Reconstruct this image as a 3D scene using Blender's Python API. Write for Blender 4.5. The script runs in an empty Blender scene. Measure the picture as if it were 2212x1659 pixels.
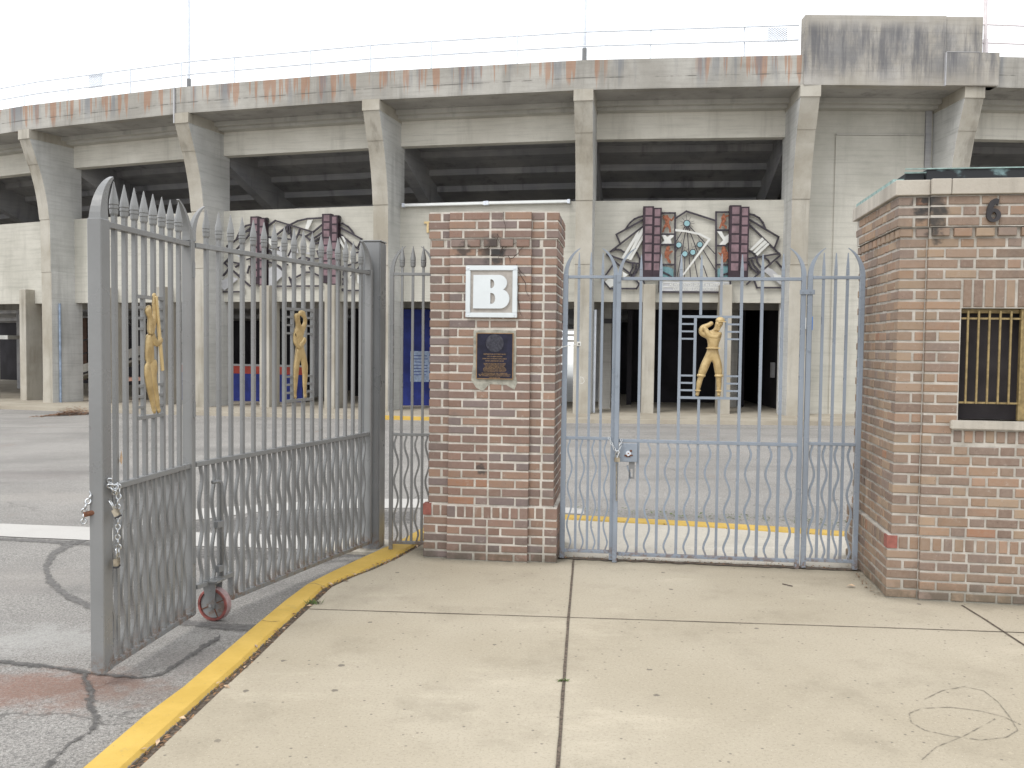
import bpy, bmesh, math, random
from mathutils import Vector, Matrix
random.seed(7)
scn = bpy.context.scene
COL = scn.collection
R = math.radians
# ------------------------------------------------------------ camera
F, CX, CY = 1950.0, 1106.0, 829.5
EYE = Vector((0, 0, 1.64))
pit, rol = 0.0438, 0.0118
r0 = Vector((1, 0, 0)); u0 = Vector((0, math.sin(pit), math.cos(pit))); fw = Vector((0, math.cos(pit), -math.sin(pit)))
rt = r0*math.cos(rol)+u0*math.sin(rol); up = u0*math.cos(rol)-r0*math.sin(rol)
cam_d = bpy.data.cameras.new('camera'); cam = bpy.data.objects.new('camera', cam_d); COL.objects.link(cam)
cam_d.sensor_width = 36; cam_d.lens = F/2212*36; cam_d.clip_end = 3000; cam_d.clip_start = 0.05
cam.matrix_world = Matrix(((rt.x, up.x, -fw.x, EYE.x), (rt.y, up.y, -fw.y, EYE.y), (rt.z, up.z, -fw.z, EYE.z), (0, 0, 0, 1)))
scn.camera = cam
# survey helpers: measured picture points turned into places on known real planes
def ray(px, py): return rt*((px-CX)/F)+up*((CY-py)/F)+fw
def G(px, py, z=0.0):
    d = ray(px, py); t = (z-EYE.z)/d.z; return EYE+d*t
def V(px, py, o, n):
    d = ray(px, py); t = (Vector(o)-EYE).dot(n)/d.dot(n); return EYE+d*t
# ------------------------------------------------------------ object helpers
def tag(o, label=None, cat=None, group=None, kind=None):
    if label: o['label'] = label
    if cat: o['category'] = cat
    if group: o['group'] = group
    if kind: o['kind'] = kind
    return o
def thing(name, loc, label, cat, group=None):
    o = bpy.data.objects.new(name, None); COL.objects.link(o); o.location = loc; o.empty_display_size = .2
    return tag(o, label, cat, group)
def wloc(o):
    v = Vector(o.location)
    while o.parent: o = o.parent; v += Vector(o.location)
    return v
def obj(name, bm, m, parent=None, origin=None, smooth=False):
    """bm is in world coordinates"""
    base = wloc(parent) if parent else Vector((0, 0, 0))
    if origin is None and parent: org = base
    elif origin is None: org = Vector((0, 0, 0))
    else: org = Vector(origin)
    bmesh.ops.translate(bm, verts=bm.verts, vec=-org)
    me = bpy.data.meshes.new(name); bm.to_mesh(me); bm.free()
    for mm in (m if isinstance(m, (list, tuple)) else [m]): me.materials.append(mm)
    if smooth:
        for p in me.polygons: p.use_smooth = True
    o = bpy.data.objects.new(name, me); COL.objects.link(o)
    if parent: o.parent = parent; o.location = org-base
    else: o.location = org
    return o
def B(): return bmesh.new()
class Fr:
    """local frame: u along, n out of the face, z up"""
    def __init__(s, o, ang):
        s.o = Vector((o[0], o[1], 0)); s.u = Vector((math.cos(ang), math.sin(ang), 0)); s.n = Vector((math.sin(ang), -math.cos(ang), 0))
    def w(s, u, n, z): return s.o+s.u*u+s.n*n+Vector((0, 0, z))
    def uz(s, px, py, n=0.0):
        p = V(px, py, s.w(0, n, 0), s.n)-s.o; return p.dot(s.u), p.z
def hexa(bm, c, mi=0):
    v = [bm.verts.new(p) for p in c]
    out = []
    for f in ((0, 3, 2, 1), (4, 5, 6, 7), (0, 1, 5, 4), (1, 2, 6, 5), (2, 3, 7, 6), (3, 0, 4, 7)):
        q = bm.faces.new([v[i] for i in f]); q.material_index = mi; out.append(q)
    return out
def fbox(bm, fr, u0, u1, n0, n1, z0, z1, mi=0):
    return hexa(bm, [fr.w(u0, n1, z0), fr.w(u1, n1, z0), fr.w(u1, n0, z0), fr.w(u0, n0, z0), fr.w(u0, n1, z1), fr.w(u1, n1, z1), fr.w(u1, n0, z1), fr.w(u0, n0, z1)], mi)
W0 = Fr((0, 0), 0)
def wbox(bm, x0, x1, y0, y1, z0, z1): return fbox(bm, W0, x0, x1, -y1, -y0, z0, z1)
def bevel(bm, w=.004, seg=1):
    bmesh.ops.bevel(bm, geom=list(bm.edges), offset=w, segments=seg, affect='EDGES', clamp_overlap=True)
    return bm
def fseg(bm, fr, a, b, w, n0, n1):
    """flat bar between (u,z) points a and b"""
    d = Vector((b[0]-a[0], b[1]-a[1])); L = d.length
    if L < 1e-6: return
    d /= L; p = Vector((-d.y, d.x))*(w/2)
    q = [(a[0]+p.x, a[1]+p.y), (a[0]-p.x, a[1]-p.y), (b[0]-p.x, b[1]-p.y), (b[0]+p.x, b[1]+p.y)]
    hexa(bm, [fr.w(x, n0, z) for x, z in q]+[fr.w(x, n1, z) for x, z in q])
def sweep(bm, pts, radii, sides=8, square=False, closed=False, axis=None):
    """tube through world pts"""
    pts = [Vector(p) for p in pts]; n = len(pts)
    if not hasattr(radii, '__len__'): radii = [radii]*n
    rings = []; ref = Vector(axis) if axis else Vector((0.13, 0.21, 1)).normalized()
    for i, p in enumerate(pts):
        a = pts[i-1] if (i > 0 or closed) else p; b = pts[(i+1) % n] if (i < n-1 or closed) else p
        t = (b-a).normalized()
        x = ref.cross(t)
        if x.length < .05: x = Vector((1, 0, 0)).cross(t)
        x.normalize(); y = t.cross(x)
        rr = radii[i]
        if square:
            rx, ry = rr if hasattr(rr, '__len__') else (rr, rr)
            ring = [bm.verts.new(p+x*sx*rx+y*sy*ry) for sx, sy in ((-1, -1), (1, -1), (1, 1), (-1, 1))]
        else:
            ring = [bm.verts.new(p+x*math.cos(k*2*math.pi/sides)*rr+y*math.sin(k*2*math.pi/sides)*rr) for k in range(sides)]
        rings.append(ring)
    m = len(rings[0])
    for i in range(n if closed else n-1):
        A, C = rings[i], rings[(i+1) % n]
        for k in range(m): bm.faces.new((A[k], A[(k+1) % m], C[(k+1) % m], C[k]))
    if not closed: bm.faces.new(rings[0][::-1]); bm.faces.new(rings[-1])
def lathe(bm, base, prof, sides=12):
    rings = [[bm.verts.new(Vector(base)+Vector((math.cos(k*2*math.pi/sides)*r, math.sin(k*2*math.pi/sides)*r, z))) for k in range(sides)] for r, z in prof]
    for A, C in zip(rings, rings[1:]):
        for k in range(sides): bm.faces.new((A[k], A[(k+1) % sides], C[(k+1) % sides], C[k]))
    bm.faces.new(rings[0][::-1]); bm.faces.new(rings[-1])
def disc(bm, fr, u, z, r, n0, n1, k=20):
    a = [bm.verts.new(fr.w(u+r*math.cos(i*2*math.pi/k), n0, z+r*math.sin(i*2*math.pi/k))) for i in range(k)]
    b = [bm.verts.new(fr.w(u+r*.96*math.cos(i*2*math.pi/k), n1, z+r*.96*math.sin(i*2*math.pi/k))) for i in range(k)]
    for i in range(k): bm.faces.new((a[i], a[(i+1) % k], b[(i+1) % k], b[i]))
    bm.faces.new(b); bm.faces.new(a[::-1])
def curve_bm(cu, fr, u, z, n):
    t = bpy.data.objects.new('tmp', cu); COL.objects.link(t)
    dg = bpy.context.evaluated_depsgraph_get(); me = bpy.data.meshes.new_from_object(t.evaluated_get(dg))
    bm = B(); bm.from_mesh(me); bpy.data.objects.remove(t); bpy.data.curves.remove(cu); bpy.data.meshes.remove(me)
    for v in bm.verts: v.co = fr.w(u+v.co.x, n+v.co.z, z+v.co.y)
    return bm
def loops_bm(fr, loops, n, th):
    cu = bpy.data.curves.new('tmpc', 'CURVE'); cu.dimensions = '2D'; cu.fill_mode = 'BOTH'; cu.extrude = th/2
    for lp in loops:
        s = cu.splines.new('POLY'); s.points.add(len(lp)-1); s.use_cyclic_u = True
        for i, (x, y) in enumerate(lp): s.points[i].co = (x, y, 0, 1)
    return curve_bm(cu, fr, 0, 0, n+th/2)
def text_bm(fr, body, u, z, n, size, width=None, bold=0.0, th=.004, align='CENTER'):
    cu = bpy.data.curves.new('tmpt', 'FONT'); cu.body = body; cu.size = size; cu.extrude = th/2; cu.offset = bold; cu.align_x = align
    cu.align_y = 'CENTER'; cu.resolution_u = 3
    bm = curve_bm(cu, fr, 0, 0, n+th/2)
    us = [(v.co-fr.o).dot(fr.u) for v in bm.verts]
    if us:
        w = max(us)-min(us); k = width/w if width else 1; mid = (max(us)+min(us))/2 if align == 'CENTER' else min(us)
        for v in bm.verts:
            l = (v.co-fr.o).dot(fr.u); v.co += fr.u*((l-mid)*k+u-l)+Vector((0, 0, z))
    return bm
# ------------------------------------------------------------ materials
def srgb(c):
    return tuple(((x/255)/12.92 if x/255 <= .04045 else ((x/255+.055)/1.055)**2.4) for x in c)
class NT:
    def __init__(s, name):
        s.m = bpy.data.materials.new(name); s.m.use_nodes = True; s.t = s.m.node_tree; s.N = s.t.nodes; s.L = s.t.links
        s.bsdf = s.N['Principled BSDF']; tc = s.N.new('ShaderNodeTexCoord'); s.geo = s.N.new('ShaderNodeNewGeometry')
        s.pos = s.geo.outputs['Position']
    def inp(s, sock, v):
        if isinstance(v, bpy.types.NodeSocket): s.L.new(v, sock)
        elif hasattr(v, '__len__') and len(v) == 3 and len(sock.default_value) == 4: sock.default_value = (*v, 1)
        else: sock.default_value = v
    def mp(s, sc=(1, 1, 1), loc=(0, 0, 0), rot=(0, 0, 0)):
        n = s.N.new('ShaderNodeMapping'); s.L.new(s.pos, n.inputs[0]); n.inputs['Scale'].default_value = sc; n.inputs['Location'].default_value = loc; n.inputs['Rotation'].default_value = rot
        return n.outputs[0]
    def noise(s, scale=5, det=4, rough=.55, vec=None, dist=0):
        n = s.N.new('ShaderNodeTexNoise'); s.L.new(vec or s.pos, n.inputs['Vector']); n.inputs['Scale'].default_value = scale
        n.inputs['Detail'].default_value = det; n.inputs['Roughness'].default_value = rough; n.inputs['Distortion'].default_value = dist
        return n.outputs['Fac']
    def vor(s, scale=5, vec=None, feat='F1', dim='3D'):
        n = s.N.new('ShaderNodeTexVoronoi'); n.voronoi_dimensions = dim; s.L.new(vec or s.pos, n.inputs['Vector']); n.inputs['Scale'].default_value = scale; n.feature = feat
        return n.outputs['Distance']
    def ramp(s, v, lo, hi, a=0.0, b=1.0, smooth=True):
        n = s.N.new('ShaderNodeMapRange'); s.inp(n.inputs[0], v); n.inputs[1].default_value = lo; n.inputs[2].default_value = hi
        n.inputs[3].default_value = a; n.inputs[4].default_value = b
        if smooth: n.interpolation_type = 'SMOOTHSTEP'
        return n.outputs[0]
    def mul(s, a, b, op='MULTIPLY'):
        n = s.N.new('ShaderNodeMath'); n.operation = op; s.inp(n.inputs[0], a); s.inp(n.inputs[1], b); n.use_clamp = op in ('MULTIPLY',); return n.outputs[0]
    def mix(s, f, a, b, mode='MIX'):
        n = s.N.new('ShaderNodeMix'); n.data_type = 'RGBA'; n.blend_type = mode
        s.inp(n.inputs[0], f); s.inp(n.inputs[6], a); s.inp(n.inputs[7], b); return n.outputs[2]
    def sep(s, k):
        n = s.N.new('ShaderNodeSeparateXYZ'); s.L.new(s.pos, n.inputs[0]); return n.outputs[k]
    def attr(s, nm):
        n = s.N.new('ShaderNodeAttribute'); n.attribute_name = nm; return n.outputs['Color']
    def bump(s, h, st=.3, d=.01):
        n = s.N.new('ShaderNodeBump'); s.L.new(h, n.inputs['Height']); n.inputs['Strength'].default_value = st; n.inputs['Distance'].default_value = d
        s.L.new(n.outputs[0], s.bsdf.inputs['Normal'])
    def done(s, col, rough=.8, metal=0.0, spec=.4):
        s.inp(s.bsdf.inputs['Base Color'], col); s.inp(s.bsdf.inputs['Roughness'], rough); s.bsdf.inputs['Metallic'].default_value = metal
        s.bsdf.inputs['Specular IOR Level'].default_value = spec
        return s.m
def simple(name, c, rough=.6, metal=0, var=.15, sc=6, spec=.4, bmp=0):
    t = NT(name); n = t.noise(sc, 5); c2 = tuple(x*(1-var) for x in c); c1 = tuple(min(1, x*(1+var*.6)) for x in c)
    col = t.mix(t.ramp(n, .3, .7), c2, c1)
    if bmp: t.bump(t.noise(sc*14, 3), bmp, .004)
    return t.done(col, rough, metal, spec)
def concrete(name, ca, cb, stain=.35, board=True, rust=0, ztop=8.6, dark=0, fine=1.0):
    t = NT(name)
    col = t.mix(t.ramp(t.noise(.8, 6, .6), .3, .7), ca, cb)
    if board:
        st = t.noise(1, 5, .6, t.mp((.9, .9, 14))); col = t.mix(t.mul(t.ramp(st, .45, .75), .30), col, tuple(x*.55 for x in ca))
        bl = t.N.new('ShaderNodeTexWave'); bl.bands_direction = 'Z'; bl.wave_profile = 'SAW'; bl.inputs['Scale'].default_value = 1.05; bl.inputs['Distortion'].default_value = .25; bl.inputs['Detail Scale'].default_value = .6
        t.L.new(t.pos, bl.inputs[0]); col = t.mix(t.mul(t.ramp(bl.outputs['Fac'], .93, 1.0), .22), col, tuple(x*.5 for x in ca))
    v = t.noise(1, 5, .65, t.mp((2.2, 2.2, .22))); col = t.mix(t.mul(t.ramp(v, .5, .72), stain), col, tuple(x*.42 for x in ca))
    if rust:
        z = t.sep(2); g = t.ramp(z, ztop-.95, ztop-.1)
        a = t.mul(t.noise(1, 4, .6, t.mp((6.5, 3.6, .16), (3, 0, 0))), t.ramp(g, 0, 1, -.07, .045, False), 'ADD'); big = t.noise(.22, 2, .5, t.mp((1, .3, .3), (9.7, 0, 0)))
        thr = t.mul(t.ramp(a, .50, .62), t.ramp(big, .22, .5))
        m_ = t.mul(thr, t.mul(g, t.noise(1, 3, .5, t.mp((9, 9, .6))), 'ADD')); m_ = t.mul(t.ramp(m_, .35, 1.35), rust*.72)
        col = t.mix(m_, col, t.mix(t.noise(4), srgb((134, 80, 44)), srgb((172, 120, 78))))
        b_ = t.noise(1, 4, .6, t.mp((2.6, 1.4, .2), (31, 0, 0))); col = t.mix(t.mul(t.mul(t.ramp(b_, .52, .66), g), .6), col, srgb((105, 110, 118)))
        # pour line
        ln = t.mul(t.mul(z, ztop-.47+0.0, 'SUBTRACT'), 1, 'ABSOLUTE') if False else None
        w = t.N.new('ShaderNodeMath'); w.operation = 'ABSOLUTE'; t.L.new(t.mul(z, ztop-.42, 'SUBTRACT'), w.inputs[0])
        col = t.mix(t.mul(t.mul(t.ramp(w.outputs[0], .022, .004), t.ramp(t.noise(3, 4), .38, .6)), .75), col, tuple(x*.3 for x in ca))
    if dark:
        z = t.sep(2); a = t.noise(1, 6, .7, t.mp((1.5, 1.5, .55), (2, 0, 0))); g = t.mul(t.ramp(z, 9.32, 8.95), t.ramp(z, 7.6, 8.3))
        col = t.mix(t.mul(t.mul(t.ramp(a, .36, .6), g), dark), col, srgb((95, 98, 105)))
        c2 = t.noise(1, 6, .7, t.mp((5, 5, .35), (12, 0, 0))); col = t.mix(t.mul(t.mul(t.ramp(c2, .45, .62), g), .6), col, srgb((85, 86, 92)))
    f = t.noise(40*fine, 3, .7); col = t.mix(t.mul(t.ramp(f, .55, .75), .3), col, tuple(x*.6 for x in ca))
    t.bump(t.noise(22*fine, 6, .7), .35, .012)
    return t.done(col, .9, 0, .25)
M = {}
M['conc'] = concrete('weathered_concrete', (.40, .385, .345), (.50, .485, .44), .35)
M['pil'] = concrete('pilaster_concrete', (.33, .30, .245), (.47, .445, .39), .5, board=False)
M['pils'] = concrete('pilaster_side_concrete', (.47, .47, .45), (.60, .60, .58), .35)
M['beam'] = concrete('beam_concrete', (.60, .575, .505), (.71, .685, .61), .28)
M['fascia'] = concrete('board_formed_concrete', (.455, .44, .385), (.565, .545, .485), .24)
M['para'] = concrete('rust_streaked_concrete', (.30, .285, .255), (.44, .425, .39), .45, rust=1.0, ztop=8.453)
M['block'] = concrete('sooty_concrete', (.36, .33, .28), (.43, .41, .38), .3, dark=.6)
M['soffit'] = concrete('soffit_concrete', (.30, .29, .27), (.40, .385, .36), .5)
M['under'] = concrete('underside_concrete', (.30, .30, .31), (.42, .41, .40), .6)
M['curbc'] = concrete('kerb_concrete', (.34, .30, .24), (.42, .38, .31), .3, board=False)
STK = []; STP = []
for (px_, py_, rd_) in ((2018, 440, .10), (2022, 472, .09), (2004, 425, .08), (1985, 440, .06), (1990, 470, .06), (2020, 505, .06), (2100, 1250, .03)): d_ = ray(px_, py_); STK.append((EYE+d_*(5.86/d_.y), rd_))
for (px_, py_, rd_) in ((1065, 535, .11), (1075, 552, .08), (1000, 545, .06), (1040, 1010, .05)): d_ = ray(px_, py_); STP.append((EYE+d_*(6.80/d_.y), rd_))
def brickmat(name, tint, dirt=True):
    t = NT(name); a = t.attr('bc')
    col = t.mix(t.mul(t.ramp(t.noise(30, 5, .7), .35, .7), .35), a, tuple(x for x in tint))
    col = t.mix(t.mul(t.ramp(t.vor(60), .13, .07), t.ramp(t.noise(12, 2), .52, .6)), col, (.03, .02, .02))
    col = t.mix(t.mul(t.ramp(t.noise(5, 6, .7), .5, .75), .35), col, (.14, .12, .11)); col = t.mix(t.mul(t.ramp(t.noise(16, 5, .75), .60, .72), .35), col, (.50, .47, .43))
    z = t.sep(2)
    dz = t.mul(t.ramp(z, .22, .0), t.ramp(t.noise(7, 5, .7), .35, .6)); col = t.mix(t.mul(dz, .55), col, (.06, .06, .04))
    for (p_, rad_) in ((STK if 'tan' in name else STP)):
        vm = t.N.new('ShaderNodeVectorMath'); vm.operation = 'SUBTRACT'; t.L.new(t.pos, vm.inputs[0]); vm.inputs[1].default_value = p_
        sc_ = t.N.new('ShaderNodeVectorMath'); sc_.operation = 'MULTIPLY'; t.L.new(vm.outputs[0], sc_.inputs[0]); sc_.inputs[1].default_value = (1, 1, .75)
        ln = t.N.new('ShaderNodeVectorMath'); ln.operation = 'LENGTH'; t.L.new(sc_.outputs[0], ln.inputs[0])
        dd = t.mul(ln.outputs['Value'], t.ramp(t.noise(18, 4), .2, .8, -.03, .03), 'ADD')
        col = t.mix(t.mul(t.ramp(dd, rad_, rad_*.35), .78), col, (.045, .045, .045))
    col = t.mix(t.mul(t.ramp(t.noise(1, 5, .65, t.mp((2.4, 2.4, .9))), .48, .72), .32), col, (.11, .10, .09))
    t.bump(t.noise(90, 4, .7), .5, .004)
    return t.done(col, .88, 0, .25)
M['brick'] = brickmat('brown_brick', (.265, .205, .18))
M['brickk'] = brickmat('tan_brick', (.315, .25, .205))
def mortarmat(name='mortar', k=1.0):
    t = NT(name); col = t.mix(t.ramp(t.noise(9, 5, .65), .3, .7), (.44*k, .41*k, .365*k), (.63*k, .59*k, .535*k)); col = t.mix(t.mul(t.ramp(t.noise(3, 6, .75), .5, .68), .45), col, (.27, .25, .21))
    z = t.sep(2); col = t.mix(t.mul(t.ramp(z, .16, .0), .5), col, (.10, .10, .07)); t.bump(t.noise(70, 4, .7), .7, .005); return t.done(col, .95, 0, .1)
M['mortar'] = mortarmat(); M['mortark'] = mortarmat('dirty_mortar', .80)
def paint(name, c, chips=.5):
    t = NT(name); col = t.mix(t.ramp(t.noise(1.6, 5, .6), .3, .7), tuple(x*.88 for x in c), tuple(x*1.08 for x in c))
    col = t.mix(t.mul(t.ramp(t.noise(26, 4, .7), .70, .76), chips), col, (.09, .06, .045))
    v = t.noise(1, 5, .6, t.mp((14, 14, .8))); col = t.mix(t.mul(t.ramp(v, .5, .75), .25), col, (.20, .18, .17)); col = t.mix(t.mul(t.mul(t.ramp(t.sep(2), .16, .03), t.ramp(t.noise(19, 5, .75), .46, .6)), .75), col, (.15, .085, .05))
    t.bump(t.noise(60, 4, .6), .22, .003); return t.done(col, t.ramp(t.noise(5, 4), .3, .7, .24, .42), 0, .5)
M['grey'] = paint('grey_paint', (.205, .208, .208), .5)
M['blue'] = paint('blue_grey_paint', (.23, .265, .315), .5)
M['greydk'] = paint('grey_paint_post', (.19, .195, .20), .25)
def goldmat():
    t = NT('gold_paint'); col = t.mix(t.ramp(t.noise(14, 5, .6), .3, .7), (.36, .255, .115), (.50, .37, .18)); pt = t.geo.outputs['Pointiness']; col = t.mix(t.mul(t.ramp(pt, .495, .44), .75), col, (.14, .085, .03)); col = t.mix(t.mul(t.ramp(pt, .52, .60), .6), col, (.70, .54, .28)); t.bump(t.noise(26, 4, .6), .55, .012)  # grimy dark creases; ridges lightened as highlights painted into the gold
    return t.done(col, .36, .25, .5)
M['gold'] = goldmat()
M['goldbar'] = simple('ochre_bar_paint', (.27, .20, .09), .5, .1, .3, 30)
def asphalt():
    t = NT('asphalt'); col = t.mix(t.ramp(t.noise(.55, 6, .6), .32, .68), (.30, .285, .265), (.39, .37, .345))
    col = t.mix(t.mul(t.ramp(t.noise(85, 3, .9), .44, .60), .75), col, (.12, .115, .11)); col = t.mix(t.mul(t.ramp(t.noise(60, 2, .8, t.mp((1, 1, 1), (5, 5, 0))), .58, .68), .7), col, (.52, .50, .47))
    col = t.mix(t.mul(t.ramp(t.vor(75), .22, .12), t.ramp(t.noise(55, 2), .5, .6)), col, (.50, .49, .46))
    col = t.mix(t.mul(t.ramp(t.noise(1, 4, .6, t.mp((.18, 1.1, 1))), .5, .7), .35), col, (.15, .145, .14))
    # worn cracks
    w = t.vor(.42, t.mp((1, 1, 0), (3.3, 1.2, 0)), 'DISTANCE_TO_EDGE')
    n = t.N.new('ShaderNodeVectorMath'); n.operation = 'ADD'
    nz = t.N.new('ShaderNodeTexNoise'); nz.inputs['Scale'].default_value = 3; nz.inputs['Detail'].default_value = 6; t.L.new(t.pos, nz.inputs['Vector'])
    sc = t.N.new('ShaderNodeVectorMath'); sc.operation = 'SCALE'; t.L.new(nz.outputs['Color'], sc.inputs[0]); sc.inputs['Scale'].default_value = .5
    t.L.new(t.mp((1, 1, 0), (3.3, 1.2, 0)), n.inputs[0]); t.L.new(sc.outputs[0], n.inputs[1])
    w = t.vor(.33, n.outputs[0], 'DISTANCE_TO_EDGE')
    col = t.mix(t.mul(t.mul(t.ramp(w, .004, .0005), t.ramp(t.noise(.7, 3), .48, .6)), .6), col, (.09, .085, .08))
    rs = t.noise(1.3, 4, .6, t.mp((1, 1, 1), (5.2, 3.1, 0)))
    col = t.mix(t.mul(t.ramp(rs, .62, .78), .3), col, (.25, .14, .09))
    for (px_, py_, rx_, ry_, c_, k_) in ((60, 1495, .75, .30, (.27, .15, .11), .8), (235, 1510, .45, .2, (.22, .15, .12), .6), (80, 1385, 1.0, .3, (.46, .45, .43), .6), (460, 1440, .5, .35, (.20, .18, .17), .5), (20, 1250, 1.2, .5, (.37, .34, .31), .4), (30, 1010, 1.6, .7, (.20, .18, .17), .5), (735, 1212, .42, .14, (.10, .095, .09), .75), (100, 1060, 3.0, .5, (.36, .33, .30), .4)):
        q_ = G(px_, py_, -.05); vm = t.N.new('ShaderNodeVectorMath'); vm.operation = 'SUBTRACT'; t.L.new(t.pos, vm.inputs[0]); vm.inputs[1].default_value = q_
        sc_ = t.N.new('ShaderNodeVectorMath'); sc_.operation = 'MULTIPLY'; t.L.new(vm.outputs[0], sc_.inputs[0]); sc_.inputs[1].default_value = (1/rx_, 1/ry_, 0)
        ln = t.N.new('ShaderNodeVectorMath'); ln.operation = 'LENGTH'; t.L.new(sc_.outputs[0], ln.inputs[0])
        dd = t.mul(ln.outputs['Value'], t.ramp(t.noise(3.5, 6, .75), .2, .8, -.6, .6), 'ADD'); col = t.mix(t.mul(t.mul(t.ramp(dd, 1.15, .2), t.ramp(t.noise(60, 3, .8), .3, .6, .55, 1)), k_), col, c_)
    t.bump(t.noise(110, 3, .85), 1.0, .008); return t.done(col, .92, 0, .25)
M['asph'] = asphalt()
def tarmat(name, ragged, k=1.0):
    t = NT(name); col = t.mix(t.ramp(t.noise(30, 4, .7), .35, .7), (.13*k, .125*k, .12*k), (.23*k, .22*k, .21*k)); t.bump(t.noise(110, 3, .8), .7, .005)
    if ragged:
        sx = t.N.new('ShaderNodeSeparateColor'); t.L.new(t.attr('edge'), sx.inputs[0]); e = t.mul(sx.outputs[0], t.ramp(t.noise(22, 7, .85), .3, .7, -.7, .7, False), 'ADD')
        t.inp(t.bsdf.inputs['Alpha'], t.mul(t.ramp(e, .95, .35), ragged))
    return t.done(col, .9, 0, .25)
M['tar'] = tarmat('tar_patch', .8); M['crack'] = tarmat('crack_sealant', .8, .72)
def walkmat(name, a, b, spots=1.0):
    t = NT(name); col = t.mix(t.ramp(t.noise(.45, 5, .55), .3, .7), a, b)
    col = t.mix(t.mul(t.ramp(t.noise(1.7, 6, .7), .48, .72), .5), col, tuple(x*.74 for x in a)); col = t.mix(t.mul(t.ramp(t.noise(.6, 7, .75, t.mp((1, 2.2, 1), (9, 0, 0))), .55, .7), .35), col, tuple(min(1, x*1.3) for x in b))
    col = t.mix(t.mul(t.ramp(t.noise(70, 3, .85), .50, .66), .34), col, tuple(x*.5 for x in a)); col = t.mix(t.mul(t.ramp(t.noise(48, 2, .8, t.mp((1, 1, 1), (7, 7, 0))), .60, .70), .5), col, tuple(x*1.35 for x in a))
    col = t.mix(t.mul(t.ramp(t.vor(55), .12, .05), t.ramp(t.noise(20, 2), .5, .55)), col, (.62, .58, .5))
    # gum spots: only some cells
    vn = t.N.new('ShaderNodeTexVoronoi'); vn.voronoi_dimensions = '2D'; vn.inputs['Scale'].default_value = 2.6; t.L.new(t.mp((1, 1, 0)), vn.inputs['Vector'])
    dst = t.mul(vn.outputs['Distance'], t.ramp(t.noise(16, 3, .7), .2, .8, -.03, .03), 'ADD')
    sc = t.N.new('ShaderNodeSeparateColor'); t.L.new(vn.outputs['Color'], sc.inputs[0])
    sz = t.ramp(sc.outputs[0], .55, 1, .0, .05, False)
    gs = t.mul(t.ramp(t.mul(dst, sz, 'SUBTRACT'), .006, -.004), t.ramp(sc.outputs[1], .4, .5)); col = t.mix(t.mul(gs, .75*spots), col, (.12, .105, .09))
    vn2 = t.vor(7, t.mp((1, 1, 0), (4, 4, 0)), 'F1', '2D'); col = t.mix(t.mul(t.mul(t.ramp(vn2, .06, .025), t.ramp(t.noise(2.5, 2), .46, .54)), .65*spots), col, (.10, .09, .08))
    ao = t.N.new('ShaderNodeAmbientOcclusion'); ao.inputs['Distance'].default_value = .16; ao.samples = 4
    col = t.mix(t.mul(t.mul(t.ramp(ao.outputs['AO'], .98, .55), t.ramp(t.noise(12, 5, .7), .25, .6, .5, 1)), .62), col, (.13, .12, .095))  # contact shade near bases, painted into the slab colour by occlusion
    t.bump(t.noise(90, 4, .75), .3, .004); return t.done(col, .9, 0, .25)
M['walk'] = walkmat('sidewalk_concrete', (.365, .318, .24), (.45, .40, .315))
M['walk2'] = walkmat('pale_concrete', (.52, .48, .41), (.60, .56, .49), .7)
def yellowmat():
    t = NT('yellow_paint'); col = t.mix(t.ramp(t.noise(4, 6, .65), .35, .7), (.53, .35, .075), (.61, .41, .10))
    e = t.attr('edge'); sx = t.N.new('ShaderNodeSeparateColor'); t.L.new(e, sx.inputs[0])
    m = t.mul(t.ramp(t.noise(30, 5, .75), .30, .62), t.ramp(sx.outputs[0], .45, 1), 'ADD'); col = t.mix(t.ramp(m, .95, 1.35), col, (.23, .21, .18))
    col = t.mix(t.mul(t.ramp(t.noise(3.2, 6, .8), .58, .70), .55), col, (.36, .28, .12)); col = t.mix(t.mul(t.ramp(t.noise(45, 4, .85), .62, .70), .6), col, (.20, .17, .12))
    t.bump(t.noise(80, 4, .7), .35, .004); return t.done(col, .7, 0, .3)
M['yellow'] = yellowmat()
def wornwhite():
    t = NT('worn_white_paint'); col = t.mix(t.ramp(t.noise(60, 4, .8), .55, .75), (.47, .455, .43), (.33, .32, .30)); col = t.mix(t.mul(t.ramp(t.noise(2, 4), .5, .7), .3), col, (.4, .38, .36))
    t.bump(t.noise(110, 3, .8), .4, .004); return t.done(col, .8, 0, .3)
M['white'] = wornwhite()
M['signw'] = simple('white_sign_metal', (.62, .66, .68), .35, 0, .06, 5)
M['signb'] = simple('stone_sign_back', (.38, .35, .32), .8, 0, .12, 30)
M['plaque'] = simple('black_bronze', (.014, .014, .032), .35, .3, .4, 20)
M['seal'] = simple('dull_bronze', (.055, .055, .07), .4, .5, .4, 60)
M['bronze'] = simple('gold_lettering', (.30, .19, .10), .5, .4, .2, 40)
M['black'] = simple('black_metal', (.035, .032, .035), .5, .1, .3, 10)
M['artblk'] = simple('dark_steel_bar', (.045, .038, .048), .5, .2, .3, 8)
M['purple'] = simple('mauve_glass', (.19, .12, .135), .4, 0, .35, 5)
M['plum'] = simple('plum_steel', (.035, .02, .028), .5, .1, .3, 5)
M['artw'] = simple('white_cutout', (.60, .60, .57), .5, 0, .08, 5)
M['artg'] = simple('pale_grey_cutout', (.42, .42, .43), .5, 0, .08, 5)
M['rustfig'] = simple('rusted_cutout', (.27, .10, .055), .8, 0, .5, 18)
M['teal'] = simple('teal_cutout', (.13, .25, .27), .6, 0, .2, 12)
M['chrome'] = simple('galvanised_chain', (.62, .64, .66), .28, .9, .2, 40)
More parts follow.
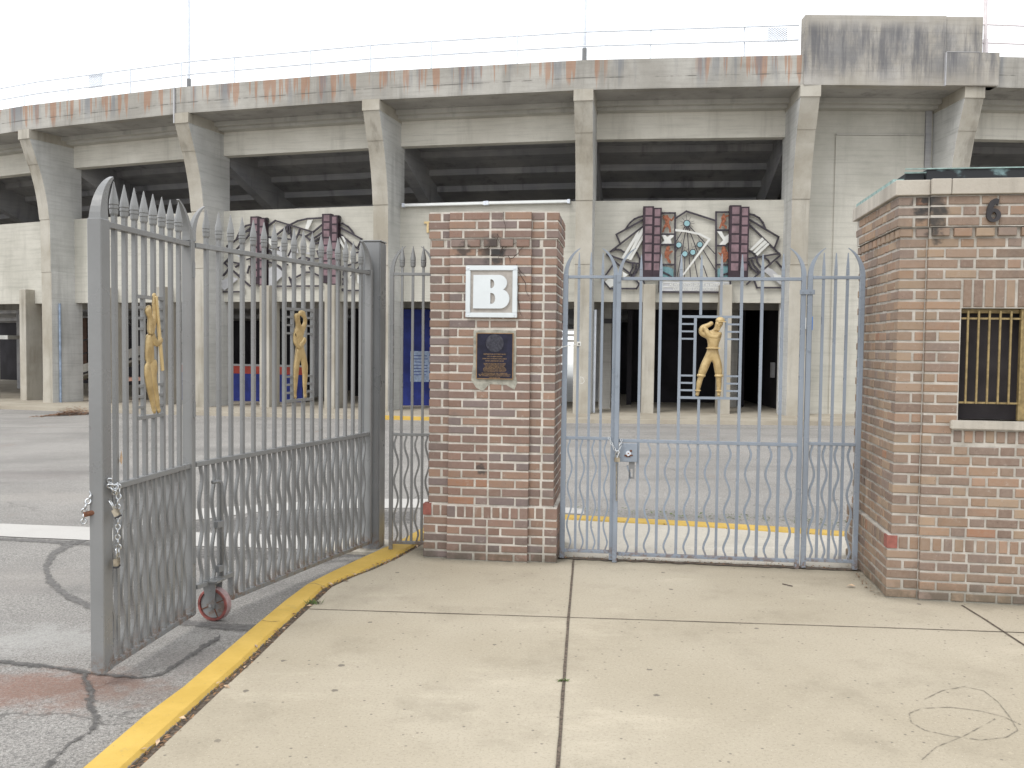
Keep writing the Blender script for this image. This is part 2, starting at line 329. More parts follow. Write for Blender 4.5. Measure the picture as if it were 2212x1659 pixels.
M['brass'] = simple('padlock_steel', (.42, .37, .29), .35, .8, .25, 40)
M['rubber'] = simple('black_rubber', (.03, .03, .035), .7, 0, .3, 20)
M['redpu'] = simple('red_wheel_rim', (.24, .075, .065), .55, 0, .45, 30)
M['tyre'] = simple('faded_pink_tyre', (.31, .22, .22), .55, 0, .25, 30)
M['stone'] = concrete('cap_stone', (.40, .365, .315), (.50, .465, .41), .5, board=False, fine=1.5)
def coppermat():
    t = NT('patinated_copper'); a = t.noise(1, 5, .6, t.mp((6, 6, 9))); col = t.mix(t.ramp(a, .53, .68), (.03, .032, .035), (.17, .25, .26)); return t.done(col, .8, 0, .25)
M['copper'] = coppermat()
M['patina'] = simple('turquoise_patina', (.27, .38, .36), .7, 0, .3, 20)
M['darkin'] = simple('dark_interior', (.035, .03, .032), .9, 0, .4, 3)
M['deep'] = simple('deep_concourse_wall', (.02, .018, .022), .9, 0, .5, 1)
M['blu'] = simple('blue_wall_paint', (.02, .035, .22), .6, 0, .3, 3)
M['redw'] = simple('red_wall_paint', (.42, .06, .04), .6, 0, .2, 3)
M['door'] = simple('brown_wood_door', (.10, .05, .03), .6, 0, .4, 4)
M['sblue'] = simple('blue_sign', (.02, .16, .55), .4, 0, .1, 4)
M['poster'] = simple('blue_white_poster', (.32, .40, .55), .6, 0, .3, 14)
M['pipe'] = simple('pale_blue_pipe', (.30, .38, .50), .5, .1, .3, 6)
M['galv'] = simple('galvanised_pipe', (.68, .72, .78), .5, .3, .1, 6)
M['galvr'] = simple('reddish_pipe', (.70, .64, .65), .5, .1, .1, 6)
M['tube'] = simple('white_lamp_housing', (.75, .77, .76), .4, 0, .05, 6)
M['leaf'] = simple('dry_leaf', (.25, .14, .07), .8, 0, .6, 25)
M['leafp'] = simple('pale_dry_leaf', (.50, .36, .24), .8, 0, .4, 25)
M['soil'] = simple('dirt', (.14, .11, .085), .95, 0, .5, 50, bmp=.8)
M['scuff'] = simple('scuff', (.25, .22, .175), .9, 0, .25, 40)
M['weed'] = simple('green_weed', (.10, .15, .04), .8, 0, .5, 40)
M['vine'] = simple('dead_vine', (.07, .05, .045), .9, 0, .4, 40)
M['rustm'] = simple('rust', (.16, .07, .04), .9, 0, .5, 60)
M['redbrick'] = simple('red_repair_brick', (.27, .10, .08), .85, 0, .2, 30)
M['patch'] = simple('cement_patch', (.36, .35, .30), .95, 0, .3, 22, bmp=.6)

# ------------------------------------------------------------ light and sky
w = bpy.data.worlds.new('World'); scn.world = w; w.use_nodes = True
nt = w.node_tree; sky = nt.nodes.new('ShaderNodeTexSky'); sky.sky_type = 'NISHITA'; sky.sun_disc = False
SUN = Vector((-.42, -.50, .76)).normalized()
sky.sun_elevation = math.asin(SUN.z); sky.sun_rotation = math.atan2(SUN.x, SUN.y); sky.dust_density = 4; sky.air_density = 1.5
hs = nt.nodes.new('ShaderNodeHueSaturation'); hs.inputs['Saturation'].default_value = .12
mx = nt.nodes.new('ShaderNodeMix'); mx.data_type = 'RGBA'; mx.inputs[0].default_value = .75; mx.inputs[7].default_value = (12.6, 12.9, 13.3, 1)
nt.links.new(sky.outputs[0], hs.inputs['Color']); nt.links.new(hs.outputs[0], mx.inputs[6]); nt.links.new(mx.outputs[2], nt.nodes['Background'].inputs[0])
nt.nodes['Background'].inputs[1].default_value = .15
sl = bpy.data.lights.new('sun', 'SUN'); sl.energy = 1.1; sl.angle = R(16); sl.color = (1, .96, .90)
so = bpy.data.objects.new('sun', sl); COL.objects.link(so); so.rotation_euler = SUN.to_track_quat('Z', 'Y').to_euler(); so.location = (0, 0, 30)
scn.view_settings.view_transform = 'Standard'; scn.view_settings.look = 'None'; scn.view_settings.exposure = 0

# ------------------------------------------------------------ ground
def rz(x, y): return min(.0372+.01015*x-.01038*y, -.03)
def sheet(name, pts, m, z=None, dz=0.0, kind='structure', sub=None):
    bm = B(); vs = [bm.verts.new((p[0], p[1], (rz(p[0], p[1])+dz) if z is None else z)) for p in pts]; bm.faces.new(vs)
    o = obj(name, bm, m)
    if kind: o['kind'] = kind
    return o
bm = B(); wbox(bm, -900, 900, -200, 1500, -1.5, -1.2); o = obj('ground', bm, M['asph']); o['kind'] = 'structure'
bm = B(); nx, ny = 80, 70
grid = [[bm.verts.new((x, y, rz(x, y))) for x in [(-30+i*.75) for i in range(nx)]] for y in [(-6+j*.5) for j in range(ny)]]
for j in range(ny-1):
    for i in range(nx-1): bm.faces.new((grid[j][i], grid[j][i+1], grid[j+1][i+1], grid[j+1][i]))
o = obj('road', bm, M['asph']); o['kind'] = 'structure'
def strip(name, a, b, m, dz, kind='structure', jag=0.0):
    bm = B(); lay = bm.loops.layers.float_color.new('edge'); va = []; vb = []; vm = []
    for (p, q) in zip(a, b):
        va.append(bm.verts.new((p[0]+random.uniform(-jag, jag), p[1]+random.uniform(-jag, jag), rz(p[0], p[1])+dz)))
        vb.append(bm.verts.new((q[0]+random.uniform(-jag, jag), q[1]+random.uniform(-jag, jag), rz(q[0], q[1])+dz)))
        c_ = (Vector(p)+Vector(q))/2; vm.append(bm.verts.new((c_.x, c_.y, rz(c_.x, c_.y)+dz)))
    for i in range(len(a)-1):
        for A, C in ((va, vm), (vm, vb)):
            f = bm.faces.new((A[i], A[i+1], C[i+1], C[i]))
            for lp in f.loops: lp[lay] = ((0 if lp.vert in vm else 1),)*3+(1,)
    o = obj(name, bm, m); o['kind'] = kind; return o
def gp(lst, z=-.05): return [G(x, y, z) for x, y in lst]
def dense(l, k=6):
    out = []
    for a, b in zip(l, l[1:]): out += [a.lerp(b, i/k) for i in range(k)]
    return out+[l[-1]]
strip('stop_line', dense(gp([(-250, 1112), (0, 1121), (175, 1130), (432, 1146), (562, 1151), (692, 1158), (790, 1163)])),
      dense(gp([(-250, 1138), (0, 1150), (196, 1161), (432, 1177), (562, 1182), (692, 1188), (800, 1192)])), M['white'], .006, jag=.004)
strip('crossing_line', dense(gp([(290, 1103), (432, 1091), (562, 1083.5), (666, 1077), (770, 1072), (922, 1074), (1100, 1085), (1262, 1100)])),
      dense(gp([(290, 1130), (432, 1116), (562, 1100), (666, 1095), (770, 1094), (922, 1094), (1100, 1103), (1262, 1112)])), M['white'], .006, jag=.004)
strip('tar_band', dense(gp([(-250, 1139), (0, 1151), (196, 1162), (432, 1178), (562, 1183), (692, 1189), (790, 1193)])),
      dense(gp([(-250, 1150), (0, 1160), (196, 1175), (432, 1208), (562, 1214), (692, 1210), (790, 1205)])), M['tar'], .004, jag=.012)
strip('tar_band', dense(gp([(300, 1133), (432, 1118), (562, 1101), (666, 1096), (770, 1095), (900, 1096)])),
      dense(gp([(300, 1146), (432, 1145), (562, 1150), (666, 1156), (770, 1150), (900, 1128)])), M['tar'], .0035, jag=.012)
arc = [(205, 1160), (165, 1172), (125, 1195), (108, 1222), (118, 1250), (150, 1280), (200, 1305), (290, 1330), (400, 1342), (500, 1352), (560, 1356)]
arc2 = [(150, 1160), (130, 1168), (102, 1190), (90, 1222), (98, 1258), (135, 1292), (185, 1318), (280, 1344), (390, 1358), (490, 1372), (545, 1374)]
strip('tar_band', dense(gp(arc)), dense(gp(arc2)), M['tar'], .0045, jag=.006)
cr = [(-60, 1425), (0, 1430), (100, 1440), (190, 1458), (250, 1467), (305, 1472), (350, 1462), (400, 1425), (440, 1400), (475, 1378)]
strip('crack_seal', dense(gp(cr)), dense(gp([(x+2, y+9+5*math.sin(i)) for i, (x, y) in enumerate(cr)])), M['crack'], .0055, jag=.014)
cr = [(170, 1462), (185, 1500), (182, 1530), (200, 1560), (190, 1590), (150, 1615), (110, 1650), (60, 1700)]
strip('crack_seal', dense(gp(cr)), dense(gp([(x+18+8*math.sin(i), y+2) for i, (x, y) in enumerate(cr)])), M['crack'], .005, jag=.014)
# kerb and sidewalks
outer = [(-430, 2150), (-120, 1895), (172, 1659), (305, 1546), (391, 1484), (469, 1417), (547, 1351), (614, 1296), (661, 1262), (718, 1233), (770, 1208), (817, 1187), (850, 1172), (880, 1157), (908, 1141), (950, 1122), (1000, 1113), (1080, 1108), (1222, 1111), (1350, 1118), (1500, 1126), (1680, 1137), (1850, 1149), (2100, 1166), (2500, 1195)]
inner = [(-290, 2150), (-20, 1895), (269, 1659), (385, 1553), (455, 1489), (525, 1428), (600, 1357), (664, 1300), (700, 1267), (748, 1245), (796, 1227), (849, 1203), (880, 1186), (905, 1172), (932, 1155), (965, 1136), (1010, 1125), (1085, 1120), (1222, 1121), (1350, 1128), (1500, 1136), (1680, 1148), (1850, 1159), (2100, 1178), (2500, 1207)]
OU = [G(*p) for p in outer]; IN = [G(*p) for p in inner]
OU = dense(OU, 4); IN = dense(IN, 4)
def inset(l, off):
    out = []
    for i, p in enumerate(l):
        t = (l[min(i+1, len(l)-1)]-l[max(i-1, 0)]).normalized(); out.append(p+Vector((t.y, -t.x, 0))*off)
    return out
bm = B(); lay = bm.loops.layers.float_color.new('edge'); rows = []
prof = [(0, -.16), (0, -.012), (.10, 0.004), (.9, .004), (1, -.012), (1, -.1)]
for a, b in zip(OU, IN):
    rows.append([bm.verts.new((a.lerp(b, k).x, a.lerp(b, k).y, z)) for k, z in prof])
for A, C in zip(rows, rows[1:]):
    for k in range(len(prof)-1):
        f = bm.faces.new((A[k], A[k+1], C[k+1], C[k]))
        for lp in f.loops: lp[lay] = ((.75 if lp.vert in (A[4], A[5], C[4], C[5]) else 0),)*3+(1,)
o = obj('kerb', bm, M['yellow']); o['kind'] = 'structure'
# dirt seam between kerb and slab
SL = inset(IN, .055)
bm = B(); a_ = [bm.verts.new((p.x, p.y, -.022)) for p in inset(IN, -.02)]; b_ = [bm.verts.new((p.x, p.y, -.022)) for p in inset(IN, .12)]
for i in range(len(a_)-1): bm.faces.new((a_[i], a_[i+1], b_[i+1], b_[i]))
o = obj('dirt_seam', bm, M['soil']); o['kind'] = 'structure'
bm = B(); vs = [bm.verts.new((p.x, p.y, 0)) for p in SL]+[bm.verts.new((12, 8, 0)), bm.verts.new((12, -3, 0)), bm.verts.new((-2.5, -3, 0))]
f = bm.faces.new(vs); r_ = bmesh.ops.extrude_face_region(bm, geom=[f]); bmesh.ops.translate(bm, verts=[v for v in r_['geom'] if isinstance(v, bmesh.types.BMVert)], vec=(0, 0, -.12))
bmesh.ops.recalc_face_normals(bm, faces=bm.faces); bmesh.ops.triangulate(bm, faces=[f for f in bm.faces if len(f.verts) > 4])
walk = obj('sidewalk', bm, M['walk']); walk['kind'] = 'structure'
def joint(pts, wd, dz=.003, m='soil', nm='expansion_joint'):
    P = dense([G(*p) for p in pts], 10); bm = B()
    a = [bm.verts.new((p.x, p.y, dz)) for p in inset(P, -wd/2)]; b = [bm.verts.new((p.x+random.uniform(-.002, .002), p.y+random.uniform(-.002, .002), dz)) for p in inset(P, wd/2)]
    for i in range(len(a)-1): bm.faces.new((a[i], a[i+1], b[i+1], b[i]))
    o = obj(nm, bm, M[m]); o.parent = walk; return o
joint([(668, 1316), (1225, 1334), (1500, 1343), (1900, 1356), (2212, 1367), (2500, 1377)], .007)
joint([(1239, 1208), (1228, 1334), (1216, 1500), (1205, 1659), (1180, 1990)], .014)
joint([(653, 1264), (680, 1262), (703, 1269)], .004, .0065, 'crack', 'kerb_crack'); joint([(566, 1342), (585, 1345), (604, 1344)], .004, .0065, 'soil', 'kerb_crack')
joint([(2078, 1308), (2130, 1340), (2180, 1373), (2260, 1425), (2400, 1520)], .013)
sc1 = [(1860, 530), (1920, 500), (2000, 485), (2070, 500), (2120, 540), (2160, 590), (2190, 640), (2150, 665), (2060, 675), (1950, 660), (1860, 640), (1812, 612), (1805, 580), (1850, 562), (1950, 558), (2060, 572), (2140, 592), (2200, 620)]
joint([((1200+x/1.1816)*.72, (1650+y/1.1816)*.72) for x, y in sc1], .0024, .003, 'scuff', 'scuff_mark')
joint([((1200+x/1.1816)*.72, (1650+y/1.1816)*.72) for x, y in [(2110, 600), (2000, 660), (1900, 700), (1850, 745)]], .0018, .003, 'scuff', 'scuff_mark')
# ------------------------------------------------------------ frames of the near things
A0 = G(213, 1450, .05); A1 = G(412, 1325, .05); B1 = G(797, 1170, .05)
frA = Fr(A0, math.atan2(A1.y-A0.y, A1.x-A0.x)); LA = (Vector((A1.x, A1.y, 0))-frA.o).length
frB = Fr(A1, math.atan2(B1.y-A1.y, B1.x-A1.x)); LB = (Vector((B1.x, B1.y, 0))-frB.o).length
q0 = G(1218, 1188, .07); q1 = G(1853, 1213, .07)
frQ = Fr(q0, math.atan2(q1.y-q0.y, q1.x-q0.x)); LQ = (Vector((q1.x, q1.y, 0))-frQ.o).length
d0 = G(844, 1171, .06); d1 = G(925, 1172, .06)
frD = Fr(d0, math.atan2(d1.y-d0.y, d1.x-d0.x)-.06)
frP = Fr((-.632, 6.882), -R(7.4))       # pillar front face
frK = Fr((2.515, 5.915), -R(8.5))                                                   # kiosk front face
for nm in ('frA', 'frB', 'frQ', 'frD'):
    f_ = globals()[nm]; print(nm, f_.o, f_.u)
print('LA LB LQ', LA, LB, LQ)
# pale slab behind the right gate
bm = B()
pp = [frQ.w(-.9, -.05, 0), frQ.w(3.2, -.05, 0)]
back = [p for p in SL if p.y > 7.2 and p.x > -.7]
vs = [bm.verts.new((pp[0].x, pp[0].y, .004)), bm.verts.new((pp[1].x, pp[1].y, .004))]+[bm.verts.new((p.x, p.y, .004)) for p in reversed(back) if p.x < 4.5]
f = bm.faces.new(vs); bmesh.ops.triangulate(bm, faces=[f])
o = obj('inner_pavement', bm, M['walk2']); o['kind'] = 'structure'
bm = B(); k = 60
a = [bm.verts.new(frQ.w(-.1+2.5*i/k, -.045+random.uniform(-.015, .015), .007)) for i in range(k+1)]; b = [bm.verts.new(frQ.w(-.1+2.5*i/k, -.0+random.uniform(0, .03), .007)) for i in range(k+1)]
for i in range(k): bm.faces.new((a[i], a[i+1], b[i+1], b[i]))
o = obj('threshold_crack', bm, M['soil']); o['kind'] = 'structure'
# ------------------------------------------------------------ gates
def bar_bm(fr, u, z0, z1, hw=.011, hd=.011, tip=None, n=0):
    bm = B(); fbox(bm, fr, u-hw, u+hw, n-hd, n+hd, z0, z1)
    if tip == 'flat':
        h = .17+random.uniform(-.004, .004)
        c = [fr.w(u-hw*1.15, n+hd, z1), fr.w(u+hw*1.15, n+hd, z1), fr.w(u+hw*1.15, n-hd, z1), fr.w(u-hw*1.15, n-hd, z1)]
        t = [fr.w(u-.003, n+.004, z1+h), fr.w(u+.003, n+.004, z1+h), fr.w(u+.003, n-.004, z1+h), fr.w(u-.003, n-.004, z1+h)]
        m_ = [fr.w(u-hw*1.05, n+hd, z1+.055), fr.w(u+hw*1.05, n+hd, z1+.055), fr.w(u+hw*1.05, n-hd, z1+.055), fr.w(u-hw*1.05, n-hd, z1+.055)]
        hexa(bm, [x+Vector((0, 0, .003)) for x in c]+m_); hexa(bm, [x+Vector((0, 0, .002)) for x in m_]+t)
    return bm
def wavy_bm(fr, u, z0, z1, amp=.017, per=.29, hw=.006, hd=.0105, ph=0):
    bm = B(); k = 40; prev = None; rings = []
    for i in range(k+1):
        z = z0+(z1-z0)*i/k; s = amp*math.sin(2*math.pi*(z1-z)/per+ph)*min(1, (z-z0)/.05, (z1-z)/.05)
        rings.append([bm.verts.new(fr.w(u+s-hw, hd, z)), bm.verts.new(fr.w(u+s+hw, hd, z)), bm.verts.new(fr.w(u+s+hw, -hd, z)), bm.verts.new(fr.w(u+s-hw, -hd, z))])
    for a, b in zip(rings, rings[1:]):
        for j in range(4): bm.faces.new((a[j], a[(j+1) % 4], b[(j+1) % 4], b[j]))
    bm.faces.new(rings[0][::-1]); bm.faces.new(rings[-1]); return bm
def horn_bm(fr, u, z, s, hw=.022, hd=.02, rise=.215, lean=.115):
    """tusk-shaped finial that curves along +u (s=1) or -u (s=-1)"""
    bm = B(); k = 10; rings = []
    for i in range(k+1):
        t = i/k; a = t*R(64); rad = rise/math.sin(R(64)); x = (1-math.cos(a))*rad; y = math.sin(a)*rad; x *= lean/((1-math.cos(R(64)))*rad)
        w_ = hw*(1-.86*t**1.2); d_ = hd*(1-.7*t); tx, tz = math.sin(a*.9), math.cos(a*.9)
        c = (u+s*x, z+y)
        rings.append([bm.verts.new(fr.w(c[0]-s*w_*tz, d_, c[1]+w_*tx)), bm.verts.new(fr.w(c[0]+s*w_*tz, d_, c[1]-w_*tx)), bm.verts.new(fr.w(c[0]+s*w_*tz, -d_, c[1]-w_*tx)), bm.verts.new(fr.w(c[0]-s*w_*tz, -d_, c[1]+w_*tx))])
    for a, b in zip(rings, rings[1:]):
        for j in range(4): bm.faces.new((a[j], a[(j+1) % 4], b[(j+1) % 4], b[j]))
    bm.faces.new(rings[0][::-1]); bm.faces.new(rings[-1]); bmesh.ops.recalc_face_normals(bm, faces=bm.faces); return bm
def spear(parent, fr, u, z, m):
    bm = B(); lathe(bm, fr.w(u, 0, z), [(.015, 0), (.0195, .008), (.021, .028), (.0185, .03), (.022, .034), (.022, .046), (.019, .049), (.0225, .053), (.0205, .075), (.002, .165)], 12)
    obj('spearhead', bm, m, parent)
def figure(name, parent, fr, chains, scale_n, m, flat=.6):
    """one continuous relief body grown from a joint skeleton; chains hold (u, z, n, r) in world-size units, first chain starts at the pelvis"""
    verts = []; edges = []; rad = []; idx = {}
    def add(p):
        key = (round(p[0], 4), round(p[1], 4))
        if key in idx: return idx[key]
        idx[key] = len(verts); verts.append(fr.w(p[0], p[2]*scale_n, p[1])); rad.append(p[3]); return idx[key]
    for ch in chains:
        l = [add(p) for p in ch]
        edges += [(a, b) for a, b in zip(l, l[1:])]
    base = wloc(parent); me = bpy.data.meshes.new(name); me.from_pydata([v-base for v in verts], edges, []); me.materials.append(m)
    o = bpy.data.objects.new(name, me); COL.objects.link(o); o.parent = parent
    sk = o.modifiers.new('skin', 'SKIN'); sk.use_smooth_shade = True; sk.branch_smoothing = .6
    sv = me.skin_vertices[0].data
    for i, r_ in enumerate(rad): sv[i].radius = (r_, r_); sv[i].use_root = (i == 0)
    s = o.modifiers.new('subsurf', 'SUBSURF'); s.levels = 2; s.render_levels = 2
    dg = bpy.context.evaluated_depsgraph_get(); nm_ = bpy.data.meshes.new_from_object(o.evaluated_get(dg)); o.modifiers.clear(); o.data = nm_; bpy.data.meshes.remove(me)
    off_ = base-fr.o
    for v in nm_.vertices:   # a relief: half as deep as it is wide
        d_ = (v.co+off_).dot(fr.n); v.co -= fr.n*(d_*(1-flat))
    for p_ in nm_.polygons: p_.use_smooth = True
    return o
def frame_part(root, fr, u0, u1, i0, i1, zt, zb, m, hw=.009):
    bm = B(); ra = [zt, zt-.055, zt-.11, zt-.165]; rb = [zb, zb+.055, zb+.11, zb+.165]
    fbox(bm, fr, u0, u1, -.010, .013, zt-hw, zt+hw); fbox(bm, fr, u0, u1, -.010, .013, zb-hw, zb+hw)
    for u in (i0, i1): fbox(bm, fr, u-.010, u+.010, -.009, .011, zb+hw, zt-hw)
    for z in ra[1:]+rb[1:]:
        fbox(bm, fr, u0+.011, i0-.010, -.008, .009, z-.0065, z+.0065); fbox(bm, fr, i1+.010, u1-.011, -.008, .009, z-.0065, z+.0065)
    obj('figure_frame', bm, m, root)
def fig_chains(kind, cu, z0, h, wsc=1.0):
    """kind of pose -> chains in metres, taken from the 970 unit tall relief; x from 455..790"""
    k = h/970.0
    def P(x, y, r, n=0): return (cu+(x-622)*k*wsc, z0+(1370-y)*k, n*k, r*k)
    if kind == 'batter':
        return [[P(655, 850, 84), P(655, 770, 78), P(665, 690, 86, 5), P(680, 620, 98, 5), P(690, 560, 40, 5), P(705, 515, 36, 10), P(722, 470, 56, 15), P(738, 425, 46, 10)],
                [P(680, 620, 98, 5), P(745, 590, 44, 5), P(700, 640, 40, 45), P(600, 615, 36, 65), P(555, 530, 30, 60), P(530, 508, 28, 60)],
                [P(680, 620, 98, 5), P(560, 590, 52, -5), P(500, 590, 42, 10), P(508, 520, 38, 30), P(590, 490, 30, 20), P(650, 450, 26, 10)],
                [P(655, 850, 84), P(600, 890, 66), P(560, 990, 60, 8), P(525, 1085, 52, 10), P(515, 1135, 34), P(498, 1190, 38), P(486, 1280, 25), P(480, 1335, 25), P(470, 1355, 24, 30)],
                [P(655, 850, 84), P(700, 890, 66), P(722, 990, 58, 8), P(733, 1085, 50, 10), P(734, 1135, 34), P(738, 1190, 38), P(738, 1280, 25), P(738, 1335, 25), P(742, 1355, 24, 30)]]
    if kind == 'pitcher':
        return [[P(620, 850, 80), P(615, 770, 72), P(600, 690, 84, 5), P(590, 610, 98, 5), P(570, 555, 40, 5), P(550, 505, 46, 12), P(535, 460, 54, 15), P(540, 425, 44, 10)],
                [P(590, 610, 98, 5), P(680, 600, 46, 5), P(735, 540, 38, 10), P(725, 470, 34, 20), P(660, 430, 38, 30), P(590, 425, 26, 40)],
                [P(590, 610, 98, 5), P(505, 640, 44, 5), P(495, 740, 38, 20), P(560, 800, 34, 50), P(660, 740, 36, 60), P(700, 690, 40, 60)],
                [P(620, 850, 80), P(560, 890, 60), P(530, 990, 56, 8), P(520, 1100, 46, 5), P(515, 1200, 38), P(510, 1290, 26), P(510, 1335, 26), P(505, 1352, 26, 30)],
                [P(620, 850, 80), P(690, 890, 64), P(725, 990, 58, 8), P(735, 1100, 48, 5), P(730, 1200, 40), P(735, 1290, 28), P(737, 1335, 28), P(742, 1352, 28, 30)]]
    return [[P(570, 850, 80), P(575, 770, 72), P(590, 690, 84, 5), P(600, 600, 96, 5), P(615, 545, 40, 8), P(560, 500, 50, 12), P(530, 460, 58, 15)],
            [P(600, 600, 96, 5), P(670, 570, 44, 5), P(700, 500, 38, 10), P(660, 440, 34, 15), P(685, 380, 34, 12), P(665, 340, 30, 8)],
            [P(600, 600, 96, 5), P(600, 700, 40, 40), P(660, 770, 38, 55), P(740, 760, 32, 55), P(790, 720, 34, 55)],
            [P(570, 850, 80), P(540, 930, 66), P(545, 1040, 58, 8), P(590, 1150, 46), P(640, 1250, 38), P(665, 1330, 28), P(672, 1352, 26, 30)],
            [P(570, 850, 80), P(620, 930, 62), P(640, 1040, 54, 8), P(690, 1150, 44), P(730, 1250, 36), P(755, 1330, 26), P(765, 1352, 26, 30)]]
def figure_kit(root, fr, kind, cu, z0, h, n=.012):
    fo = Fr((fr.w(0, n, 0).x, fr.w(0, n, 0).y), math.atan2(fr.u.y, fr.u.x))
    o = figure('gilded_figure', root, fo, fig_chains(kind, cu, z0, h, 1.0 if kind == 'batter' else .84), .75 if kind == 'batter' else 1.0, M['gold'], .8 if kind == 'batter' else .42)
    k = h/970.0
    def Q(x, y): return cu+(x-622)*k, z0+(1370-y)*k
    if kind == 'batter':
        bm = B(); u, z = Q(735, 432)
        bmesh.ops.create_uvsphere(bm, u_segments=16, v_segments=10, radius=1)
        for v in bm.verts:
            c = v.co.copy(); v.co = fo.w(u+c.x*56*k, .010+c.y*-46*k*.8, z+max(c.z, -.15)*48*k)
        obj('cap', bm, M['gold'], o, smooth=True)
        bm = B(); u, z = Q(752, 445); fbox(bm, fo, u-46*k, u+52*k, .0, .042, z-6*k, z+4*k); bevel(bm, .002); obj('cap_peak', bm, M['gold'], o)
        for (x, y, wd) in ((735, 1290, 34), (482, 1290, 34), (655, 768, 84)):
            u, z = Q(x, y); bm = B(); fbox(bm, fo, u-wd*k, u+wd*k, -.005, .032 if wd < 50 else .058, z-7*k, z+7*k); bevel(bm, .003, 2); obj('belt' if wd > 50 else 'sock_band', bm, M['gold'], o)
        for (x, y) in ((735, 1105), (520, 1105)):
            u, z = Q(x, y); bm = B(); bmesh.ops.create_uvsphere(bm, u_segments=14, v_segments=8, radius=1)
            for v in bm.verts: c = v.co.copy(); v.co = fo.w(u+c.x*54*k, .004-c.y*50*k*.75, z+c.z*30*k)
            obj('trouser_cuff', bm, M['gold'], o, smooth=True)
        # face
        bm = B(); u, z = Q(716, 488); fbox(bm, fo, u-5*k, u+5*k, .035, .046, z-12*k, z+14*k); bevel(bm, .002)
        for dx in (-18, 16): fbox(bm, fo, u+(dx-7)*k, u+(dx+7)*k, .032, .040, z+14*k, z+19*k)
        fbox(bm, fo, u-12*k, u+10*k, .032, .041, z-26*k, z-22*k); obj('face', bm, M['gold'], o)
    if kind == 'pitcher':
        u, z = Q(640, 425); bm = B(); bmesh.ops.create_uvsphere(bm, u_segments=14, v_segments=8, radius=1)
        for v in bm.verts: c = v.co.copy(); v.co = fo.w(u+c.x*70*k, .006-c.y*18*k, z+c.z*34*k)
        obj('ball_glove', bm, M['gold'], o, smooth=True)
    if kind == 'golfer':
        bm = B(); a = Q(665, 370); b = Q(770, 1000); fseg(bm, fo, a, b, .020, .006, .020); bevel(bm, .003); obj('bat', bm, M['gold'], o)
def leaf(name, fr, L, ns, label, zb, zm, zt, m, postw, frame, fig, start=None, grp='iron gates'):
    root = thing(name, fr.w(L/2, 0, 0), label, 'gate')
    bm = B(); fbox(bm, fr, -.01 if postw > .05 else 0, postw, -postw/2, postw/2, zb-.012, zt+.02); bevel(bm, .004); obj('gate_post' if postw > .05 else 'stile', bm, m, root)
    bm = B(); fbox(bm, fr, L-.035, L-.003, -.03, .03, zb-.01, zt+.02); bevel(bm, .003); obj('stile', bm, m, root)
    for z, nm in ((zt, 'top_rail'), (zm, 'middle_rail'), (zb, 'bottom_rail')):
        bm = B(); ua = postw
        if nm == 'bottom_rail' and start: ua = start
        fbox(bm, fr, ua, L-.035, -.021, .021, z-.014, z+.014); bevel(bm, .002); obj(nm, bm, m, root)
    if start:
        bm = B(); fbox(bm, fr, postw, start+.01, -.024, .024, zb+.135, zb+.16); obj('caster_rail', bm, m, root)
        bm = B(); fbox(bm, fr, start, start+.012, -.02, .02, zb+.014, zb+.135); obj('caster_plate', bm, m, root)
    h = obj('horn', horn_bm(fr, postw*.45, zt+.02, 1, .034 if postw > .05 else .02, .03 if postw > .05 else .02), m, root)
    obj('horn', horn_bm(fr, L-.02, zt+.02, -1, .02, .025), m, root)
    us = [postw+(L-.035-postw)*(i+1)/(ns+1) for i in range(ns)]
    sp = us[1]-us[0]
    for i, u in enumerate(us):
        lo = zb+.01
        if start and u < start: lo = zb+.15
        if frame and frame[0] < i < frame[1]:
            bm = B(); fbox(bm, fr, u-.011, u+.011, -.011, .011, FZT+.009, zt+.06)
            b = obj('bar', bm, m, root)
            bm = B(); fbox(bm, fr, u-.011, u+.011, -.011, .011, lo, FZB-.009); obj('lower_bar', bm, m, root)
        else: b = obj('bar', bar_bm(fr, u, lo, zt+.06), m, root)
        spear(b, fr, u, zt+.055, m)
    for i in range(ns+1):
        u = us[0]-sp/2+i*sp; lo = zb+.012
        if start and u < start: lo = zb+.158
        obj('wavy_bar', wavy_bm(fr, u, lo, zm-.012, .0125, .30), m, root)
    if frame:
        u0, u1 = us[frame[0]], us[frame[1]]; g = (u1-u0)
        frame_part(root, fr, u0, u1, u0+g*.27, u1-g*.27, FZT, FZB, m); wq = g*.46
        figure_kit(root, fr, fig, (u0+u1)/2, FZB+.006, (FZT-FZB)*.975)
    return root, us
FZT, FZB = 1.863, 1.238
ZT, ZM, ZB = 2.19, .92, .05
gA, usA = leaf('gate_leaf', frA, LA, 8, 'narrow grey iron gate leaf with a chained post, swung nearest the camera over the road', ZB, ZM, ZT, M['grey'], .07, (2, 5), 'golfer')
gB, usB = leaf('gate_leaf', frB, LB, 17, 'wide grey iron gate leaf on a red wheel, hinged to the thick grey post', ZB, ZM, ZT, M['grey'], .032, (7, 10), 'pitcher', start=frB.uz(497, 1285)[0])
